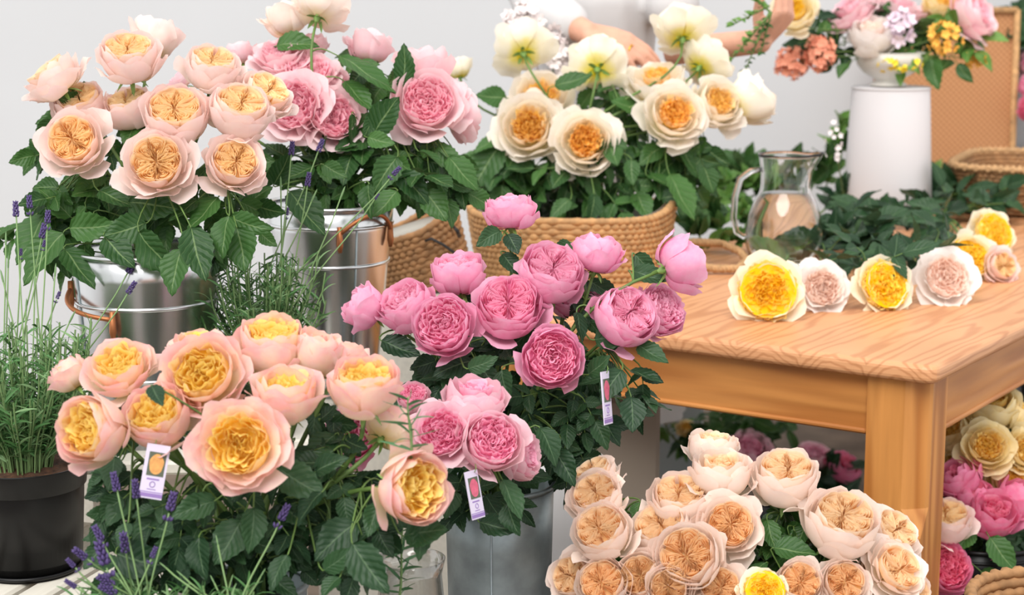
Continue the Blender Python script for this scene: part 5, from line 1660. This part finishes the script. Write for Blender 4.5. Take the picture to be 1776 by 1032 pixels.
tfill(1480, 440, 60, 40, 26, 52, lift=.08)
tfill(1690, 352, 80, 14, 16, 54, lift=.06)
tfill(1590, 446, 40, 10, 6, 42, lift=.03)

# ------------------------------------------------------------------ cut greenery piled behind the jug
def greenery(base, tip, label, n, size, mat, seed, group='cut greenery on the table', lift=.03, ivy=False, cat='greenery', name='greenery_branch', side=1.0):
    rg = random.Random(seed); o = thing(name, base, label, cat, group)
    mid = (base + tip) * .5 + UPV * lift
    pts = bez([base, base.lerp(mid, .7), mid.lerp(tip, .4) + UPV * lift * .4, tip], 14)
    mb = MB(); mb.tube(pts, [.0028 - .0018 * i / 13 for i in range(14)], 6); mb.build('stem', M['stem'], o)
    ax = (tip - base).normalized()
    for k in range(n):
        f = .1 + .9 * (k + rg.random()) / n; i = min(12, int(f * 13)); p = pts[i].lerp(pts[i + 1], f * 13 - i)
        u = Vector((rg.uniform(-1, 1), rg.uniform(-1, 1), rg.uniform(-.15, 1))).normalized() * side
        s = size * rg.uniform(.7, 1.2)
        add('leaf', rg.choice(LEAVES[mat + ('_ivy' if ivy else '')]), o, leaf_matrix(p, p + (u + ax * .5).normalized() * s, camdir(rg.uniform(-.7, .7), rg.uniform(.2, 1), rg.uniform(.2, 1))))
    return o
spots = [((1200, 340), (1320, 300), 'leafy green branch from the basket end towards the jug rim', 26, 'leaf'), ((1190, 375), (1290, 352), 'bright green branch left of the jug handle', 26, 'leaf_light'),
         ((1230, 405), (1300, 375), 'low bright green branch behind the jug handle', 22, 'leaf_light'), ((1260, 330), (1400, 285), 'long green branch lying behind the jug', 26, 'leaf'),
         ((1400, 330), (1470, 250), 'green branch between the jug and the white pedestal', 24, 'leaf'), ((1420, 380), (1500, 330), 'dark branch in front of the pedestal, left', 26, 'leaf_dark'),
         ((1430, 300), (1460, 210), 'pale upright sprig with white buds left of the pedestal', 22, 'leaf_light'), ((1640, 356), (1760, 335), 'leafy branch in front of the wicker tray', 22, 'leaf'),
         ((1590, 372), (1660, 325), 'dark broad leaved branch at the right foot of the pedestal', 18, 'leaf_dark'), ((1745, 372), (1800, 350), 'broad green branch at the right table end', 18, 'leaf'),
         ((1500, 400), (1620, 360), 'dark branch across the pedestal foot', 24, 'leaf_dark'), ((1220, 300), (1300, 285), 'thin dark branch pointing right from the basket bunch', 14, 'leaf'),
         ((1640, 240), (1600, 300), 'small yellow green sprig on the hamper side', 8, 'leaf_light'),
         ((1215, 362), (1262, 318), 'feathery bright branch nearest the basket corner', 34, 'leaf_light'), ((1250, 352), (1330, 318), 'bright branch rising behind the jug handle', 34, 'leaf_light'),
         ((1180, 400), (1240, 385), 'small bright branch above the rope handle', 28, 'leaf_light'), ((1225, 440), (1290, 420), 'bright green branch lying inside the rope handle loop', 26, 'leaf_light'), ((1215, 425), (1200, 395), 'dark green tuft at the foot of the basket end', 26, 'leaf'), ((1255, 415), (1215, 372), 'upright green tuft between the basket and the jug', 30, 'leaf'),
         ((1300, 350), (1380, 330), 'green branch behind the jug neck', 30, 'leaf'), ((1270, 390), (1330, 400), 'dark green branch at the jug handle foot', 26, 'leaf'),
         ((1400, 450), (1470, 400), 'dark leafy branch right of the jug', 22, 'leaf_dark')]
for i, ((x0, y0), (x1, y1), lab, n, mt) in enumerate(spots):
    b = on_plane(x0, max(y0, 345), TZ) + UPV * .012
    d = (b - CAM).dot(FWD)
    greenery(b, px(x1, y1, d + .02), lab, n, (44 if mt != 'leaf_light' else 34) * d / F, mt, 40 + i, lift=.02)
tag(add('leaf', LEAVES['leaf_light'][3], None, leaf_matrix(on_plane(1322, 470, TZ) + UPV * .03, on_plane(1400, 455, TZ) + UPV * .03, camdir(0, .8, .5))), 'pale green fallen leaf at the foot of the glass jug', 'leaf')

# ------------------------------------------------------------------ flowers in the footed bowl
def florets(center, rx, ry, rz, n, r, mat, o, seed, petals=5, name='floret'):
    rg = random.Random(seed)
    mb = MB()
    for k in range(petals):
        a = 2 * PI * k / petals; c, s = math.cos(a), math.sin(a)
        rows = []
        for v in (0, .35, .7, 1):
            w = .42 * math.sin(PI * (.12 + .74 * v)); rr = .05 + .95 * v; z = .3 * v * v + .1 * v
            rows.append([(rr * c - s * w * u, rr * s + c * w * u, z - .1 * abs(u)) for u in (-1, 0, 1)])
        mb.grid(rows)
    me = mb.mesh(name, mat)
    for _ in range(n):
        d = Vector((rg.gauss(0, 1), rg.gauss(0, 1), rg.gauss(0, 1))).normalized(); q = rg.uniform(.6, 1)
        p = center + RIGHT * d.x * rx * q + UP * d.z * rz * q + FWD * d.y * ry * q
        ax = (RIGHT * d.x / rx + UP * d.z / rz + FWD * d.y / ry).normalized() - FWD * .3
        add(name, me, o, mat4(p, frame(ax, rg.random() * 6), r * rg.uniform(.8, 1.15)))
fd = (bw_c - CAM).dot(FWD); kf = fd / F
BWc = bw_c + UPV * (50 * kf)
BW = Bunch(fd, BWc + UPV * .0, BWc - UPV * .02, 'lpink', 'flowers in the footed bowl', .0022)
for a in [
    (1378, 20, 78, (-.2, .35, .9), -.12, 'open', 'small', 'yellow rose at the far left of the bowl flowers, touching the raised hand', 'yellow'),
    (1514, 62, 84, (-.15, .8, .55), -.06, 'ball', 'none', 'blush white rose in the middle of the bowl flowers', 'white'),
    (1475, 22, 96, (-.5, .7, .3), .02, 'flat', 'none', 'pink rose at the left top of the bowl flowers', 'lpink'),
    (1560, 14, 90, (.2, .8, .3), .04, 'flat', 'none', 'pink rose behind the lilac white florets', 'lpink'),
    (1690, 26, 96, (.6, .3, .5), .0, 'open', 'none', 'large pink flower at the right top of the bowl', 'lpink'),
    (1632, 8, 60, (.2, .6, .6), .03, 'open', 'small', 'creamy yellow rose at the top of the bowl flowers', 'gold'),
]: BW.rose(*a[:8], variety=a[8])
BW.fill(1460, 70, 70, 50, 20, .03, .05, 50, mat='leaf_dark', down=.1)
BW.fill(1560, 60, 90, 50, 24, .06, .06, 46, mat='leaf', down=.0)
BW.fill(1640, 80, 50, 45, 12, .02, .04, 46, mat='leaf_light', down=.4)
BW.fill(1560, 110, 50, 15, 8, -.05, .02, 34, mat='leaf_light', down=.2)
for l in [(1615, 100, 1625, 152, -.04), (1470, 110, 1455, 130, -.04), (1440, 70, 1380, 80, 0), (1440, 40, 1420, 60, 0), (1660, 110, 1690, 140, -.02)]: BW.leaf(*l)
def spray(x, y, d, rx, ry, n, r, mat, label, cat, stem_to, seed, petals=5):
    c = px(x, y, d); k = d / F
    o = thing('flower_spray', stem_to, label, cat)
    mb = MB(); mb.tube(bez([c, c.lerp(stem_to, .3) + UPV * .01, c.lerp(stem_to, .7) + UPV * .01, stem_to], 8), .0016, 6); mb.build('stem', M['stem'], o)
    florets(c, rx * k, rx * k * .7, ry * k, n, r * k, mat, o, seed, petals)
    return o
spray(1375, 108, fd - .03, 32, 30, 80, 7, M["coral"], 'coral floret cluster hanging at the far left of the bowl', 'flower', BWc, 60)
spray(1424, 92, fd - .06, 26, 34, 80, 7, M["coral"], 'coral floret cluster nearer the bowl, beside the dark leaves', 'flower', BWc, 61)
spray(1562, 48, fd - .10, 24, 30, 30, 11, M['lilacfl'], 'lilac white floret cluster right of the blush rose', 'flower', BWc, 62)
spray(1640, 66, fd - .05, 34, 36, 34, 8, M["orangefl"], 'orange floret cluster right of the bowl', 'flower', BWc, 63)
spray(1690, 104, fd - .02, 26, 16, 12, 8, M['orangefl'], 'small orange sprig trailing at the far right of the bowl', 'flower', BWc, 64)
spray(1560, 112, fd - .13, 44, 14, 18, 6, M['yellowfl'], 'tiny yellow florets hanging over the bowl rim', 'flower', BWc, 65)
spray(1448, 250, fd - .35, 18, 40, 14, 5, M['whitefl'], 'tiny white buds left of the white pedestal', 'flower', on_plane(1470, 390, TZ), 66)
sf = spray(905, 60, cd + .14, 40, 56, 70, 11, M['whitefl'], 'tall white stock flower behind the left cream roses', 'flower', gv_c + UPV * .05, 67)
spray(958, 110, cd + .16, 30, 80, 70, 11, M['whitefl'], 'tall white stock flower left of the hand', 'flower', gv_c + UPV * .05, 68)
spray(1085, 165, cd + .12, 22, 14, 10, 9, M['lilacfl'], 'pale lilac floret cluster behind the basket roses', 'flower', gv_c + UPV * .1, 69)
for i, (x0, y0, x1, y1, lab) in enumerate([(1330, 30, 1262, 112, 'fine green sprig hanging lowest left from the raised hand'), (1335, 20, 1290, 128, 'fine green sprig hanging straight down from the raised hand'),
        (1335, 10, 1268, 44, 'fine green sprig pointing left from the raised hand'), (1338, 20, 1318, 96, 'fine green sprig close along the raised wrist'), (1335, 20, 1300, -10, 'fine green sprig rising above the raised hand')]):
    g = greenery(px(x0, y0, 3.80), px(x1, y1, 3.82), lab, 20, 13 * 3.85 / F, 'leaf' if i % 2 else 'leaf_light', 90 + i, 'sprigs in the raised hand', lift=0)
# ------------------------------------------------------------------ blurred flowers far under the table
BG = Bunch(4.3, Vector((.8, 4.35, .5)), Vector((.8, 4.35, .05)), 'soft', 'flowers in the shade far under the table')
mbk, bkc, _ = bucket(1390, 900, 4.25, .12, .10, 0, 'black bucket standing in the shade far under the table', M['black'], (.95,))
BG.mouth = Vector((bkc.x, bkc.y, bkc.z)); BG.foot = Vector((bkc.x, bkc.y, .05))
for a in [(1300, 785, 80, (.1, .6, .5), 0, 'cup', 'none', 'dusky pink rose in the shade behind the highest pale peach rose', 'soft'),
          (1410, 795, 64, (.1, .8, .4), .05, 'cup', 'none', 'shaded blush rose left of the table leg, far under the table', 'soft'),
          (1465, 810, 62, (.4, .6, .4), 0, 'ball', 'none', 'shaded purple pink rose just left of the table leg', 'hot'),
          (1155, 722, 34, (0, .6, .6), .1, 'flat', 'small', 'tiny pale rose under the table apron at left', 'white'),
          (1190, 742, 34, (0, .6, .6), .1, 'flat', 'small', 'tiny yellowish rose under the table apron at left', 'gold')]:
    BG.rose(*a[:8], variety=a[8])
BG.fill(1280, 760, 90, 50, 26, .1, .08, 60, mat='leaf')
BG.fill(1420, 840, 60, 40, 20, .05, .08, 56, mat='leaf_dark')
BG.fill(1190, 760, 50, 40, 8, .2, .05, 34, mat='leaf_light')
# pink roses far right behind the wicker tray
FR = Bunch(5.38, px(1840, 260, 5.45), px(1840, 330, 5.45), 'hot', 'pink roses at the far right edge')
fb = px(1852, 250, 5.45)
fo_ = thing('zinc_tub', Vector((fb.x, fb.y, 0)), 'dark tub behind the cane hamper at the right edge', 'tub')
mb = MB(); mb.lathe([(.001, 0), (.10, 0), (.12, fb.z), (.115, fb.z), (.096, .01), (.001, .01)], 36); mb.build('body', M['black'], fo_, Matrix.Translation((fb.x, fb.y, 0)))
FR.foot = Vector((fb.x, fb.y, .4)); FR.mouth = Vector((fb.x, fb.y, fb.z - .02))
for a in [(1794, 110, 56, (-.3, .3, .9), 0, 'ball', 'rose', 'dusky pink rose cut by the right frame edge behind the hamper', 'soft'),
          (1796, 150, 60, (-.2, .5, .8), -.05, 'ball', 'rose', 'pink rose at the right frame edge above the tray', 'pink'),
          (1792, 188, 52, (-.3, .5, .8), -.08, 'ball', 'rose', 'bright pink rose lowest at the right frame edge above the tray', 'hot')]:
    FR.rose(*a[:8], variety=a[8])
FR.fill(1800, 60, 40, 70, 30, .06, .05, 56, mat='leaf_dark')
